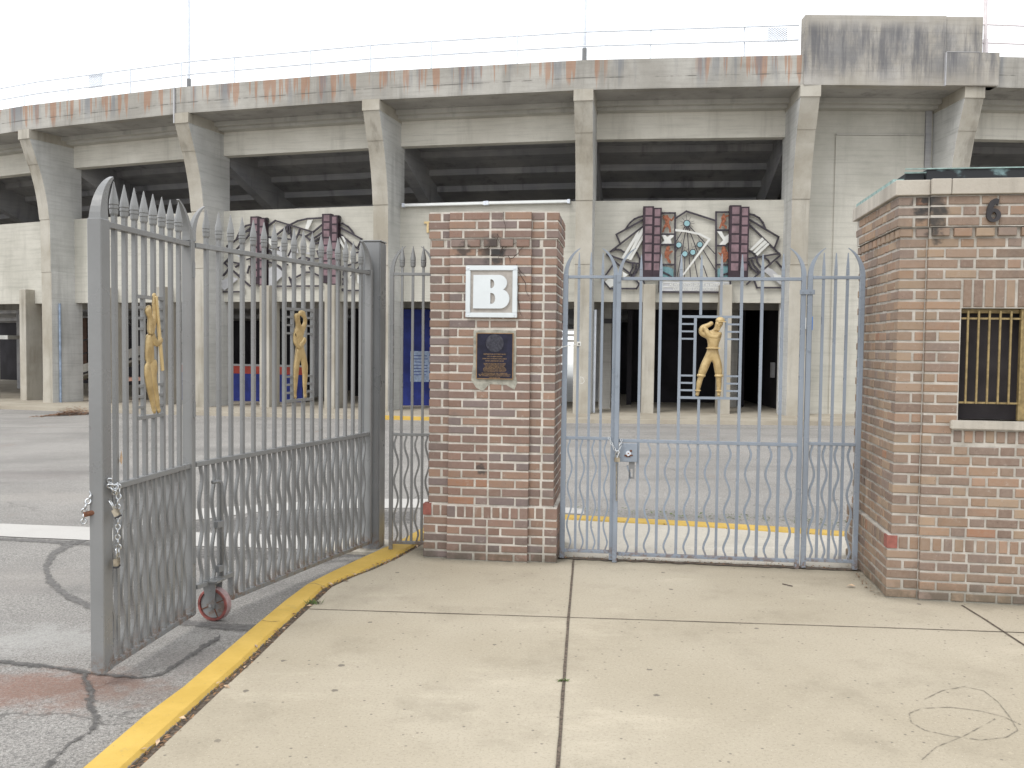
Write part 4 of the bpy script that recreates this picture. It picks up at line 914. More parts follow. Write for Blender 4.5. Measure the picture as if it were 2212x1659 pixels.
for s_t, wf, dz, sz in TX:
    t2 = text_bm(frP, s_t, um_, zb_-dz*(zb_-za_)/.357, .045, sz, wf*.27, .0002, .002); me_ = bpy.data.meshes.new('x'); t2.to_mesh(me_); t2.free(); bm.from_mesh(me_); bpy.data.meshes.remove(me_)
obj('lettering', bm, M['bronze'], pq)
# ------------------------------------------------------------ kiosk
KW, KD = 1.95, 1.16
kio = thing('ticket_kiosk', frK.w(KW/2, -KD/2, 0), 'tan brick ticket kiosk with barred window, stone coping and a number six', 'kiosk')
PALX = PALK
WA, WB, WZ0, WZ1 = frK.uz(2073, 800, .028)[0], 1.30, 1.185, 1.908
bm = B(); lay = bm.loops.layers.float_color.new('bc'); z = 0; ku0 = frK.uz(1995, 800, .0)[0]; PN = .028
hl = [(WA, WB, WZ0-.005, WZ1), (WA-.045, WB+.045, WZ0-.06, WZ0-.005)]
def krow(z, h, row, off, kind='flem', holes=()): course(bm, lay, frK, ku0, KW-ku0, z, h, PN+off, PALK, (row % 2) if kind == 'flem' else 0, .08, kind, holes=holes, e0=1, e1=1)
def kring(z, h, row, off, kind='flem', hs=()): ring(bm, lay, frK, KW, KD, z, h, row, off, PALK, kind, [(ku0, KW-ku0, 0, 9)] if True else hs, (0, 3, 1))
for i in range(5): kring(z, BH*.965, i, .03); krow(z, BH*.965, i, .03); z += BH*.965
kring(z, .094, 0, .03, 'soldier'); krow(z, .094, 0, .03, 'soldier'); z += .094; zk = z
for i in range(29):
    kring(z, BH, i, 0); zc_ = z+BH/2
    h3 = list(hl)
    if WZ1 < zc_ < WZ1+.19: h3.append((WA, WB, 0, 9))
    if WZ0-.145 < zc_ < WZ0-.06: h3.append((WA-.03, WB+.03, 0, 9))
    krow(z, BH, i, 0, holes=h3); z += BH
course(bm, lay, frK, WA, WB, WZ1, .19, PN, PALK, 0, .08, 'soldier'); course(bm, lay, frK, WA-.03, WB+.03, WZ0-.152, .09, PN, PALK, 0, .08, 'soldier')
zd = z; dentil(bm, lay, frK, ku0, KD, z, BH, .014, PALK, (0, 3))
k = 12; st = (KW-2*ku0)/k
for q in range(k): brick(bm, lay, frK, ku0+q*st+.013, ku0+(q+1)*st-.013, z+.008, z+BH-MJ/2, .09, PN+.02, PALK)
z += BH
for i in range(3): kring(z, BH, i+1, .022); krow(z, BH, i+1, .022); z += BH
ZK = z
obj('brickwork', bm, M['brickk'], kio)
bm = B()
def kcore(off, z0, z1, hole=False):
    # walls with an opening
    T = .10; r6 = .006
    fbox(bm, frK, -off+r6, -off+T, -KD, off-r6, z0, z1); fbox(bm, frK, KW-T, KW+off-r6, -KD, off-r6, z0, z1); fbox(bm, frK, -off+T, KW-T, -KD, -KD+T, z0, z1)
    if hole:
        for (a, b, c, d) in ((-off+T, WA, z0, z1), (WB, KW-T, z0, z1), (WA, WB, z0, WZ0), (WA, WB, WZ1, z1)):
            fbox(bm, frK, a, b, -T, off-r6, c, d); aa, bb = max(a, ku0+.003), min(b, KW-ku0-.003); fbox(bm, frK, aa, bb, off-r6, PN+off-r6, c, d)
    else:
        fbox(bm, frK, -off+T, KW-T, -T, off-r6, z0, z1); fbox(bm, frK, ku0+.003, KW-ku0-.003, off-r6, PN+off-r6, z0, z1)
kcore(.03, 0, zk-.001); kcore(0, zk, zd, True); kcore(.0, zd+.001, zd+BH); kcore(.022, zd+BH+.001, ZK)
obj('mortar', bm, M['mortark'], kio)
bm = B(); o_ = .045
fbox(bm, frK, -o_, ku0-.006, -KD-o_, o_, ZK+.002, ZK+.10); fbox(bm, frK, ku0-.004, ku0+.115, -KD, o_+PN, ZK+.002, ZK+.102); fbox(bm, frK, ku0+.119, 1.15, -KD, o_+PN+.001, ZK+.002, ZK+.101); fbox(bm, frK, 1.154, KW+o_, -KD, o_+PN-.001, ZK+.002, ZK+.1); bevel(bm, .004); obj('coping', bm, M['stone'], kio)
bm = B(); fbox(bm, frK, .04, .16, -KD-.02, -.07, ZK+.10, ZK+.165); fbox(bm, frK, .165, KW, -KD-.02, -.04, ZK+.102, ZK+.185); bevel(bm, .004); rf = obj('roof', bm, M['copper'], kio)
bm = B(); fbox(bm, frK, -.03, .038, -KD, -.09, ZK+.10, ZK+.13); fbox(bm, frK, .03, KW, -.039, -.03, ZK+.181, ZK+.188); fbox(bm, frK, .03, .17, -.06, -.052, ZK+.16, ZK+.168); obj('flashing', bm, M['patina'], rf)
bm = B(); fbox(bm, frK, WA-.05, WB+.05, -.12, PN+.035, WZ0-.058, WZ0); bevel(bm, .006, 2); obj('window_sill', bm, M['stone'], kio)
win = obj('window', (lambda q: (fbox(q, frK, WA+.005, WB-.005, -.115, -.105, WZ0, WZ1), q)[1])(B()), M['darkin'], kio)
bm = B(); gm = frK.uz(2199, 800, -.02)[0]
fbox(bm, frK, gm, gm+.045, -.03, .0, WZ0+.001, WZ1-.002); fbox(bm, frK, gm+.055, gm+.075, -.06, -.01, WZ0+.001, WZ1-.002); fbox(bm, frK, WA+.001, WB-.001, -.06, -.03, WZ1-.03, WZ1-.003); bevel(bm, .002); obj('frame', bm, M['goldbar'], win)
bm = B()
for z_ in (1.843, 1.298): bm = B(); fbox(bm, frK, WA-.005, WB+.005, -.012, -.003, z_-.006, z_+.006); obj('grille_rail', bm, M['goldbar'], win)
for i in range(12):
    u = frK.uz(2087, 800, 0)[0]+i*.0652; bm = B(); fbox(bm, frK, u-.0055, u+.0055, -.003, .008, 1.292, 1.892); obj('grille_bar', bm, M['goldbar'], win)
# jamb faces stained red-brown
bm = B(); fbox(bm, frK, WA+.0005, WA+.004, -.10, -.0, WZ0, WZ1); obj('jamb', bm, M['door'], win)
bm = B(); fbox(bm, frK, -.034, .032, -.04, .0345, .333, .415); obj('repair_brick', bm, M['redbrick'], kio)
# number 6
u6 = frK.uz(2146, 455, PN+.035)[0]; z6 = frK.uz(2146, 455, PN+.035)[1]
bm = B(); hw6, hh6 = .041, .102
def ell(cx, cz, rx, rz, a0, a1, k=20): return [(u6+cx+rx*math.cos(R(a0+(a1-a0)*i/k)), z6+cz+rz*math.sin(R(a0+(a1-a0)*i/k))) for i in range(k+1)]
bowl = ell(0, -.030, .043, .043, 0, 351, 26); hole = ell(0, -.031, .016, .022, 0, 351, 20)
hook = ell(.010, -.022, .053, .098, 190, 68, 16)+ell(.012, -.022, .022, .060, 62, 180, 12)
for lp_, n_ in (([bowl, hole], .030), ([hook], .0305)):
    b9 = loops_bm(frK, lp_, PN+n_, .016); me_ = bpy.data.meshes.new('x'); b9.to_mesh(me_); b9.free(); bm.from_mesh(me_); bpy.data.meshes.remove(me_)
o = obj('house_number', bm, M['black'], origin=frK.w(u6, PN+.036, z6-.08)); tag(o, 'black metal numeral 6 fixed high on the brick kiosk', 'number')

# ------------------------------------------------------------ stadium
PT = [(-36.5, 41.5), (-25.0, 32.6), (-19.65, 29.4), (-14.38, 26.76), (-8.98, 24.6), (-3.63, 23.03), (1.63, 21.9), (6.87, 21.31), (10.67, 21.27), (16.1, 21.5), (21.4, 22.3), (26.6, 23.6)]
PT = [Vector((x, y, 0)) for x, y in PT]; NP = len(PT); INW = []
for i in range(NP):
    t = (PT[min(i+1, NP-1)]-PT[max(i-1, 0)]).normalized(); INW.append(Vector((-t.y, t.x, 0)))
def off(i, r): return PT[i]+INW[i]*r
WR = 1.5
def slab(bm, i, r0_, r1_, z0, z1, f0=0.0, f1=1.0, z0b=None, z1b=None):
    a, b = off(i, r0_), off(i+1, r0_); c, d = off(i, r1_), off(i+1, r1_)
    a_, b_ = a.lerp(b, f0), a.lerp(b, f1); c_, d_ = c.lerp(d, f0), c.lerp(d, f1)
    z0b = z0 if z0b is None else z0b; z1b = z1 if z1b is None else z1b
    S = lambda p, z: Vector((p.x, p.y, z))
    hexa(bm, [S(a_, z0), S(b_, z0), S(d_, z0b), S(c_, z0b), S(a_, z1), S(b_, z1), S(d_, z1b), S(c_, z1b)])
def slabz(x, y): return .0372+.01015*x-.01038*y+.098
stad = thing('stadium', (0, 24, 0), 'curved weathered concrete stadium with leaning pilasters and dark open galleries', 'building')
BL, BR = 7, 8       # the closed stair bay between pilaster 7 and 8
for i in range(NP-1):
    if i != BL:
        bm = B(); slab(bm, i, 0, .26, 7.75, 8.453); obj('parapet', bm, M['para'], stad)
    bm = B(); slab(bm, i, .26, 6.0, 7.755, 8.0); obj('soffit', bm, M['soffit'], stad)
    bm = B(); slab(bm, i, 1.05, WR, 7.64, 7.754); slab(bm, i, 1.22, WR, 7.56, 7.639); obj('cove', bm, M['conc'], stad)
    if i != BL:
        bm = B(); slab(bm, i, WR, WR+.3, 6.905, 7.75); obj('beam', bm, M['beam'], stad)
        bm = B(); slab(bm, i, WR, WR+.25, 2.765, 5.345); obj('fascia', bm, M['fascia'], stad)
    else:
        bm = B(); slab(bm, i, WR, WR+.3, -.6, 7.75); obj('wall', bm, M['fascia'], stad)
        bm = B()
        fl = Fr((off(i, WR).x, off(i, WR).y), math.atan2((off(i+1, WR)-off(i, WR)).y, (off(i+1, WR)-off(i, WR)).x))
        ux, zt_ = fl.uz(1805, 293); ux2, _ = fl.uz(1996, 296)
        fbox(bm, fl, ux, ux2, -.01, .035, -.5, zt_); o = obj('wall_panel', bm, M['fascia'], stad)
        bm = B(); fbox(bm, fl, ux, ux2, .0, .06, zt_+.005, zt_+.05); obj('drip_moulding', bm, M['conc'], stad)
        bm = B(); fbox(bm, fl, ux2+.01, ux2+.15, .0, .075, -.5, 7.6); obj('downpipe_chase', bm, M['under'], stad)
# high block and neighbouring parapet
frT = Fr((PT[7].x, PT[7].y), math.atan2(PT[8].y-PT[7].y, PT[8].x-PT[7].x))
uL = frT.uz(1737, 100)[0]; uR = frT.uz(2122, 100)[0]; uM = frT.uz(2039, 150)[0]; zT = frT.uz(1930, 35)[1]
bm = B(); fbox(bm, frT, uL, uM, -.26, .05, 7.75, zT); fbox(bm, frT, uM, uR, -.26, .0, 8.27, zT); obj('stair_tower_block', bm, M['block'], stad)
bm = B(); fbox(bm, frT, uM+.005, uR+.35, -.3, .11, 7.75, 8.50); obj('parapet', bm, M['block'], stad)
bm = B(); fbox(bm, frT, uM-.015, uM+.004, .05, .125, 7.74, 8.50); fbox(bm, frT, uM, uR-.1, .02, .118, 8.502, 8.512); obj('joint_strip', bm, M['artg'], stad)
# pilasters
prof = [(7.76, 0.0), (7.49, -.0), (7.48, .03), (7.2, .14), (6.8, .29), (6.78, .31), (6.5, .41), (6.1, .52), (5.7, .60), (5.23, .66), (5.215, .68), (4.2, .70), (3.66, .70), (3.645, .715), (1.5, .72), (-.8, .72)]
for i in range(1, NP-1):
    bm = B(); ang = math.atan2(INW[i].y, INW[i].x)-math.pi/2; f = Fr((PT[i].x, PT[i].y), ang); rings = []
    for z, r_ in prof:
        hwd = .22 if z < 7.485 else .235
        if z <= 6.78: hwd = .214
        if z <= 5.22: hwd = .207
        if z <= 3.65: hwd = .213
        rings.append([bm.verts.new(f.w(-hwd, -r_+.035, z)), bm.verts.new(f.w(hwd, -r_+.035, z)), bm.verts.new(f.w(hwd, -WR-.28, z)), bm.verts.new(f.w(-hwd, -WR-.28, z))])
    for a, b in zip(rings, rings[1:]):
        for k in range(4):
            q_ = bm.faces.new((a[k], b[k], b[(k+1) % 4], a[(k+1) % 4])); q_.material_index = 1 if k in (1, 3) and a[0].co.z < 7.49 else 0
    bm.faces.new(rings[0]); bm.faces.new(rings[-1][::-1]); bmesh.ops.recalc_face_normals(bm, faces=bm.faces)
    obj('pilaster', bm, [M['pil'], M['pils']], stad)
f4 = Fr((PT[4].x, PT[4].y), math.atan2(INW[4].y, INW[4].x)-math.pi/2)
bm = B(); fbox(bm, f4, -.245, -.205, .0, .045, 7.5, 8.45); obj('joint_strip', bm, M['artg'], stad)
f4 = Fr((off(4, WR).x, off(4, WR).y), math.atan2((off(5, WR)-off(4, WR)).y, (off(5, WR)-off(4, WR)).x)); uj = f4.uz(463, 550)[0]
bm = B(); fbox(bm, f4, uj-.02, uj+.02, .0, .012, 2.77, 5.34); obj('expansion_gap', bm, M['black'], stad)
# small ground floor columns
for i in range(1, NP-1):
    if i == BL: continue
    f = Fr((off(i, WR).x, off(i, WR).y), math.atan2((off(i+1, WR)-off(i, WR)).y, (off(i+1, WR)-off(i, WR)).x)); L_ = (off(i+1, WR)-off(i, WR)).length
    for fr_ in (.315, .685):
        bm = B(); u = L_*fr_; fbox(bm, f, u-.155, u+.155, -.25, .32, -.7, 3.2); bevel(bm, .012); obj('column', bm, M['pil'], stad)
# raking underside of the seating
for i in range(NP-1):
    bm = B(); r_ = WR+.25; z = 7.82; k = 0; a = [];
    pr = []
    while z > 2.4:
        pr.append((r_, z)); pr.append((r_, z-.16)) if False else None
        pr.append((r_+.02, z-.17)); z -= .36; r_ += .72
    for (p, q) in zip(pr, pr[1:]):
        v = [Vector((*off(i, p[0]).xy, p[1])), Vector((*off(i+1, p[0]).xy, p[1])), Vector((*off(i+1, q[0]).xy, q[1])), Vector((*off(i, q[0]).xy, q[1]))]
        bm.faces.new([bm.verts.new(x) for x in v])
    obj('seating_underside', bm, M['under'], stad)
    RE = r_
for i in range(1, NP-1):   # raker beams
    bm = B(); ang = math.atan2(INW[i].y, INW[i].x)-math.pi/2; f = Fr((PT[i].x, PT[i].y), ang)
    c = lambda u: [f.w(u, -WR-.2, 7.7), f.w(u, -WR-.2, 6.75), f.w(u, -RE, 1.9), f.w(u, -RE, 2.75)]
    A, C = c(-.16), c(.16); hexa(bm, [A[1], C[1], C[2], A[2], A[0], C[0], C[3], A[3]]); bmesh.ops.recalc_face_normals(bm, faces=bm.faces); obj('raker_beam', bm, M['under'], stad)
    if i not in (BL,):
        bm = B(); fbox(bm, f, -.2, .2, -7.4, -7.0, -.8, 5.2); obj('inner_column', bm, M['under'], stad)
# inner beam, galleries floor edge, back walls
for i in range(NP-1):
    bm = B(); slab(bm, i, 3.3, 3.6, 2.66, 3.5); obj('inner_beam', bm, M['soffit'], stad)
    bm = B(); slab(bm, i, WR+.25, 3.3, 3.3, 3.45); obj('gallery_slab', bm, M['under'], stad)
gaps = {5: (.56, .80)}
for i in range(NP-1):
    bm = B(); g0, g1 = gaps.get(i, (0, 0)); zb_ = 3.0
    if g1 > 0:
        slab(bm, i, 12.2, 12.5, -1, zb_, g1, 1); slab(bm, i, 12.2, 12.5, -1, zb_, 0, g0)
    else: slab(bm, i, 12.2, 12.5, -1, zb_)
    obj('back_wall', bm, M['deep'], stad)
    bm = B(); slab(bm, i, 12.5, 12.9, 3.0, 4.4); obj('front_row_wall', bm, M['under'], stad)
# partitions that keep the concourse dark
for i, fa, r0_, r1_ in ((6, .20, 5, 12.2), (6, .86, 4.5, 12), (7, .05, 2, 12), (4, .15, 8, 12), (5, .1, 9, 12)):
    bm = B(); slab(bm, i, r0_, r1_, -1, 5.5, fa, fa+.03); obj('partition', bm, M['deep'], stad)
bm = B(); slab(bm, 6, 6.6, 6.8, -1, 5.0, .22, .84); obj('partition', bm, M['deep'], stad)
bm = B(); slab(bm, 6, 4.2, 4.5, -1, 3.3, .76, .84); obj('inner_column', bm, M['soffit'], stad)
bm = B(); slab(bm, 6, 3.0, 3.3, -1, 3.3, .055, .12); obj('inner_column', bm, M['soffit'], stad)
# apron and kerb in front of the stadium
def apz(p): return slabz(p.x, p.y)
bm = B(); bk = B()
for i in range(NP-1):
    A, C, D_, E_ = off(i, -.9), off(i+1, -.9), off(i+1, 14), off(i, 14)
    S = lambda p, z=None, d=0: Vector((p.x, p.y, (min(apz(p), .02) if z is None else z)+d))
    bm.faces.new([bm.verts.new(x) for x in (S(A), S(C), S(off(i+1, 3)), S(off(i, 3)))])
    bm.faces.new([bm.verts.new(x) for x in (S(off(i, 3)), S(off(i+1, 3)), S(D_), S(E_))])
    a2, c2 = off(i, -1.05), off(i+1, -1.05)
    hexa(bk, [S(a2, d=-.5), S(c2, d=-.5), S(C, d=-.5), S(A, d=-.5), S(a2, d=-.005), S(c2, d=-.005), S(C, d=.002), S(A, d=.002)])
o = obj('stadium_pavement', bm, M['curbc']); o['kind'] = 'structure'
o = obj('stadium_kerb', bk, M['curbc']); o['kind'] = 'structure'
bm = B(); A = off(5, -1.056).lerp(off(6, -1.056), .05); C = off(5, -1.056).lerp(off(6, -1.056), .36); zz = apz(A)
hexa(bm, [Vector((A.x, A.y, zz-.10)), Vector((C.x, C.y, zz-.09)), Vector((C.x, C.y+.16, zz-.09)), Vector((A.x, A.y+.16, zz-.10)), Vector((A.x, A.y, zz+.004)), Vector((C.x, C.y, zz+.012)), Vector((C.x, C.y+.16, zz+.012)), Vector((A.x, A.y+.16, zz+.004))])
o = obj('kerb_marking', bm, M['yellow']); o['kind'] = 'structure'
# bright field seen through the passage
bm = B(); f = W0; hexa(bm, [Vector((1.0, 28.5, -.2)), Vector((3.2, 28.5, -.2)), Vector((3.6, 46, 1.50)), Vector((1.0, 46, 1.50)), Vector((1.0, 28.5, -.12)), Vector((3.2, 28.5, -.12)), Vector((3.6, 46, 1.6)), Vector((1.0, 46, 1.6))])
tag(obj('field_ramp', bm, M['artw'], origin=(2.1, 30, 0)), 'white ramp seen through the gap between brick pillar and concrete pilaster', 'ramp')
bm = B()
for k in range(10): wbox(bm, -1, 7, 46+k*.6, 46.5+k*.6, 1.5+k*.3, 1.62+k*.3)
tag(obj('bleacher', bm, M['soffit'], origin=(2.1, 46, 0)), 'distant striped bleacher rows glimpsed beside the brick pillar', 'bleacher')
# ---- things inside the left concourse
def FY(px, py, Y): d = ray(px, py); return EYE+d*(Y/d.y)
Yr = 30.5
a_, b_ = FY(140, 822, Yr), FY(385, 738, Yr)
rp = thing('concourse_ramp', (a_.x, Yr, 0), 'grey ramp with black handrail climbing inside the left concourse', 'ramp')
bm = B(); v0, v1 = FY(140, 800, Yr), FY(400, 715, Yr); S = lambda p, dy, dz: Vector((p.x, p.y+dy, p.z+dz))
hexa(bm, [S(v0, 0, -.35), S(v1, 0, -.55), S(v1, 1.6, -.55), S(v0, 1.6, -.35), S(v0, 0, 0), S(v1, 0, 0), S(v1, 1.6, 0), S(v0, 1.6, 0)]); obj('deck', bm, M['conc'], rp)
bm = B()
for dz in (.35, .8): sweep(bm, [S(v0, -.02, dz), S(v1, -.02, dz)], .025, 6)
for t in (.12, .4, .7, .95): p = v0.lerp(v1, t); sweep(bm, [S(p, -.02, -.3), S(p, -.02, .8)], .025, 6)
obj('handrail', bm, M['black'], rp)
bm = B(); sweep(bm, [S(v0, -.03, -.3), S(v1, -.03, -.38)], .035, 6); obj('edge_beam', bm, M['black'], rp)
bm = B(); p = FY(162, 758, 32); wbox(bm, p.x-.42, p.x+.42, 32, 32.1, .2, 2.4); tag(obj('door', bm, M['door'], origin=(p.x, 32, .2)), 'brown wooden door in the dark left concourse behind the ramp', 'door')
w0, w1 = FY(470, 850, 28.2), FY(700, 850, 27.6)
lw = thing('painted_wall', ((w0.x+w1.x)/2, 28, 0), 'low blue wall with a red stripe behind the wide gate leaf', 'wall')
fL = Fr((FY(365, 850, 29.3).x, 29.3), math.atan2(w1.y-29.3, w1.x-FY(365, 850, 29.3).x)); Lw = 4.9
bm = B(); fbox(bm, fL, 0, Lw, -.2, 0, -.5, .62); obj('base', bm, M['blu'], lw)
bm = B(); fbox(bm, fL, 0, Lw, -.2, .003, .622, .86); obj('stripe', bm, M['redw'], lw)
bm = B(); fbox(bm, fL, 0, Lw, -.22, .02, .862, .92); obj('capping', bm, M['artg'], lw)
bm = B(); p0, p1 = FY(215, 822, 28.6), FY(335, 818, 28.6); hexa(bm, [S(p0, 0, -.05), S(p1, 0, -.05), S(p1, 1.5, -.05), S(p0, 1.5, -.05), S(p0, 0, .05), S(p1, 0, .05), S(p1, 1.5, .05), S(p0, 1.5, .05)])
tag(obj('bench', bm, simple('salmon_board', (.45, .26, .2), .7), origin=(p0.x, 28.6, 0)), 'salmon coloured bench slab in the dark concourse left of the nearest figure', 'bench')
# white panel added in place of a bright opening to the field
bm = B(); p = FY(384, 725, 29.6); wbox(bm, p.x-.25, p.x+.25, 29.6, 29.65, p.z-.18, p.z+.16); tag(obj('added_bright_panel', bm, M['artw'], origin=p), 'added white panel standing in for a bright field opening above the ramp just left of the gate hinge', 'added_bright_panel')
bm = B(); p = FY(-5, 728, 30); wbox(bm, p.x-.4, p.x+.33, 30, 30.8, p.z-.07, p.z+.06); tag(obj('added_bright_slab', bm, M['artw'], origin=p), 'added white slab standing in for a bright gap at the far left inside the concourse', 'added_bright_slab')  # added white slab, stands for a bright gap at the left edge
# blue door and poster
p0, p1 = FY(868, 860, 26.2), FY(940, 860, 26.2)
bd = bm = B(); wbox(bm, p0.x, p0.x+1.15, 26.2, 26.3, -.3, 2.62); tag(obj('blue_door', bm, M['blu'], origin=(p0.x+.5, 26.2, -.3)), 'dark blue door leaf standing just left of the brick pillar', 'door')
p = FY(907, 800, 25.6); pz_ = thing('poster_board', (p.x, 25.6, .3), 'pale blue and white notice board leaning before the blue door', 'notice board')
bm = B(); wbox(bm, p.x-.27, p.x+.27, 25.6, 25.63, .55, 1.42); obj('board', bm, M['poster'], pz_)
bm = B()
fz = Fr((p.x, 25.599), 0)
for k, ww in enumerate((.4, .44, .3, .44, .4, .42, .36)): fbox(bm, fz, -ww/2, ww/2, .001, .004, 1.28-k*.09, 1.30-k*.09)
obj('text_line', bm, M['blu'], pz_)
# pipe on pilaster, dark conduits, signs
i = 3; ang = math.atan2(INW[i].y, INW[i].x)-math.pi/2; f3 = Fr((PT[3].x, PT[3].y), ang)
bm = B(); sweep(bm, [f3.w(.26, -.92, -.35), f3.w(.26, -.92, 2.72)], .035, 8); tag(obj('drain_pipe', bm, M['pipe'], origin=f3.w(.26, -.92, -.3)), 'pale blue drain pipe running up the side of the left pilaster', 'pipe')
f6 = Fr((PT[6].x, PT[6].y), math.atan2(INW[6].y, INW[6].x)-math.pi/2); f7 = Fr((PT[7].x, PT[7].y), math.atan2(INW[7].y, INW[7].x)-math.pi/2)
bm = B(); sweep(bm, [f6.w(.27, -1.3, -.1), f6.w(.27, -1.3, 2.55)], .035, 8); tag(obj('drain_pipe', bm, M['galv'], origin=f6.w(.27, -1.3, -.1)), 'grey drain pipe on the right side of the pilaster beside the footgate chain', 'pipe')
bm = B(); sweep(bm, [f7.w(-.27, -1.2, -.1), f7.w(-.27, -1.2, 2.6)], .035, 8); tag(obj('drain_pipe', bm, M['galv'], origin=f7.w(-.27, -1.2, -.1)), 'grey drain pipe on the left side of the pilaster by the blue sign', 'pipe')
bm = B(); p = FY(1750, 699, 21.95); wbox(bm, p.x-.05, p.x+.06, 21.93, 21.96, p.z-.16, p.z+.17); bevel(bm, .01); sgn = obj('wall_sign', bm, M['sblue'], origin=p); tag(sgn, 'small bright blue sign on the pilaster behind the footgate hinge', 'sign')
bm = B(); wbox(bm, p.x-.17, p.x-.06, 21.94, 21.96, p.z-.13, p.z+.14); obj('side_plate', bm, M['artw'], sgn)
bm = B(); p = FY(1316, 694, 24.8); wbox(bm, p.x-.14, p.x+.14, 24.78, 24.82, p.z-.06, p.z+.07); tag(obj('wall_sign', bm, M['black'], origin=p), 'small black sign on the inner column right of the lamp tubes', 'sign')
bm = B(); p = FY(1673, 800, 25.3); wbox(bm, p.x-.12, p.x+.12, 25.1, 25.3, p.z-.2, p.z+.22); tag(obj('electrical_box', bm, M['artg'], origin=p), 'pale grey electrical box on the inner column at right', 'box')
# fluorescent tubes on the sill
i = 5; fs5 = Fr((off(5, WR).x, off(5, WR).y), math.atan2((off(6, WR)-off(5, WR)).y, (off(6, WR)-off(5, WR)).x))
for (a, b, lab) in ((872, 1047, 'left of the two white tube lamps on the gallery sill'), (1053, 1228, 'right of the two white tube lamps on the gallery sill')):
    ya, yb = (443.5, 439) if a < 900 else (438.5, 435)
    u_a, z_a = fs5.uz(a, ya, .1); u_b, z_b = fs5.uz(b, yb, .1)
    t = thing('tube_lamp', fs5.w((u_a+u_b)/2, .1, z_a), lab, 'lamp')
    bm = B(); fseg(bm, fs5, (u_a, z_a), (u_b, z_b), .075, .02, .14); bevel(bm, .01); obj('housing', bm, M['tube'], t)
    bm = B(); fseg(bm, fs5, (u_a-.04, z_a), (u_a+.03, z_a), .10, .015, .15); obj('end_cap', bm, M['galv'], t); bm = B(); fseg(bm, fs5, (u_b-.03, z_b), (u_b+.04, z_b), .10, .015, .15); obj('end_cap', bm, M['galv'], t)
# gold letter T
u_, z_ = fs5.uz(925, 489, 0); bm = B(); fbox(bm, fs5, u_-.10, u_+.10, .005, .05, z_+.07, z_+.125); fbox(bm, fs5, u_-.028, u_+.028, .005, .05, z_-.17, z_+.07)
tag(obj('wall_letter', bm, M['gold'], origin=fs5.w(u_, .03, z_-.2)), 'tan metal letter T on the concrete fascia behind the brick pillar', 'letter')
# ---- railing, masts, mesh on the parapet
def bayframe(i): return Fr((off(i, .5).x, off(i, .5).y), math.atan2((off(i+1, .5)-off(i, .5)).y, (off(i+1, .5)-off(i, .5)).x))
rail = thing('roof_railing', (0, 23, 8.5), 'thin two rail pipe railing along the left and middle of the stadium parapet', 'railing')
ZR1, ZR2 = FY(1118, 75, 22.6).z, FY(1118, 105.5, 22.6).z
for z, nm in ((ZR1, 'top_rail'), (ZR2, 'middle_rail')):
    bm = B(); pts = [Vector((*off(i, .45).xy, z)) for i in range(1, 8)]; pts[-1] = Vector((frT.w(uL-.01, -.4, 0).x, frT.w(uL-.01, -.4, 0).y, z)); sweep(bm, pts, .019, 6); obj(nm, bm, M['galv'], rail)
for px in (-60, 54, 149, 284, 395, 509, 672, 802, 933, 1118, 1405, 1607):
    best = None
    for i in range(1, 8):
        f = bayframe(i); u, z = f.uz(px, 110); L_ = (off(i+1, .5)-off(i, .5)).length
        if 0 <= u <= L_: best = f.w(u, .05, 0)
    if best: bm = B(); sweep(bm, [Vector((best.x, best.y, 8.0)), Vector((best.x, best.y, ZR1+.02))], .021, 6); obj('post', bm, M['galv'], rail)
rail2 = thing('roof_railing', (13, 21.8, 8.5), 'thin reddish pipe railing at right beyond the stair tower block', 'railing')
for z, nm in ((ZR1+.02, 'top_rail'), (ZR2-.06, 'middle_rail')):
    bm = B(); pts = [frT.w(uR+.02, -.3, z)]+[Vector((*off(i, .45).xy, z)) for i in (9, 10)]; sweep(bm, pts, .019, 6); obj(nm, bm, M['galvr'], rail2)
def mast(px, Y, label, top=20, m='galv', lean=0):
    p = FY(px, 150, Y); t = thing('mast', (p.x, p.y, 8.0), label, 'mast')
    bm = B(); sweep(bm, [Vector((p.x, p.y, 8.0)), Vector((p.x+lean, p.y, top))], [.045, .03], 10); obj('pole', bm, M[m], t)
    bm = B(); sweep(bm, [Vector((p.x, p.y, 8.0)), Vector((p.x+lean*.06, p.y, 8.95))], .06, 10); obj('sleeve', bm, M['greydk'] if m == 'galv' else M[m], t)
mast(408, 25.6, 'tall thin pole above the second pilaster from the left'); mast(1262, 22.6, 'tall thin pole above the middle of the parapet'); mast(2128, 21.6, 'tall thin leaning pole at the right end of the stair tower block', 20, 'galvr', -.25)
def mesh_panel(fr, pts, label):
    t = thing('mesh_panel', fr.w(pts[0][0], 0, pts[0][1]), label, 'mesh'); bm = B(); (u0_, z0_), (u1_, z1_) = pts; w_ = u1_-u0_; h_ = z1_-z0_; k = 7
    for i in range(-k, k+1):
        for s in (1, -1):
            # clip diagonal
            a = None; seg_ = []
            for j in range(41):
                tt = j/40; uu = u0_+w_*(i/k+tt) if s > 0 else u0_+w_*(1-i/k-tt); zz_ = z0_+h_*tt
                if u0_ <= uu <= u1_: seg_.append((uu, zz_))
            if len(seg_) > 1: fseg(bm, fr, seg_[0], seg_[-1], .018, -.005, .005)
    obj('wire_mesh', bm, M['galv'], t)
f = bayframe(6); a = f.uz(1658, 87); b = f.uz(1702, 55); mesh_panel(f, ((a[0], ZR2), (b[0], ZR1)), 'square of chain link mesh on the railing next to the stair tower block')
f = bayframe(3); a = f.uz(192, 190); b = f.uz(222, 158); mesh_panel(f, ((a[0], ZR2-.02), (b[0], ZR1)), 'sagging square of chain link mesh on the left railing')

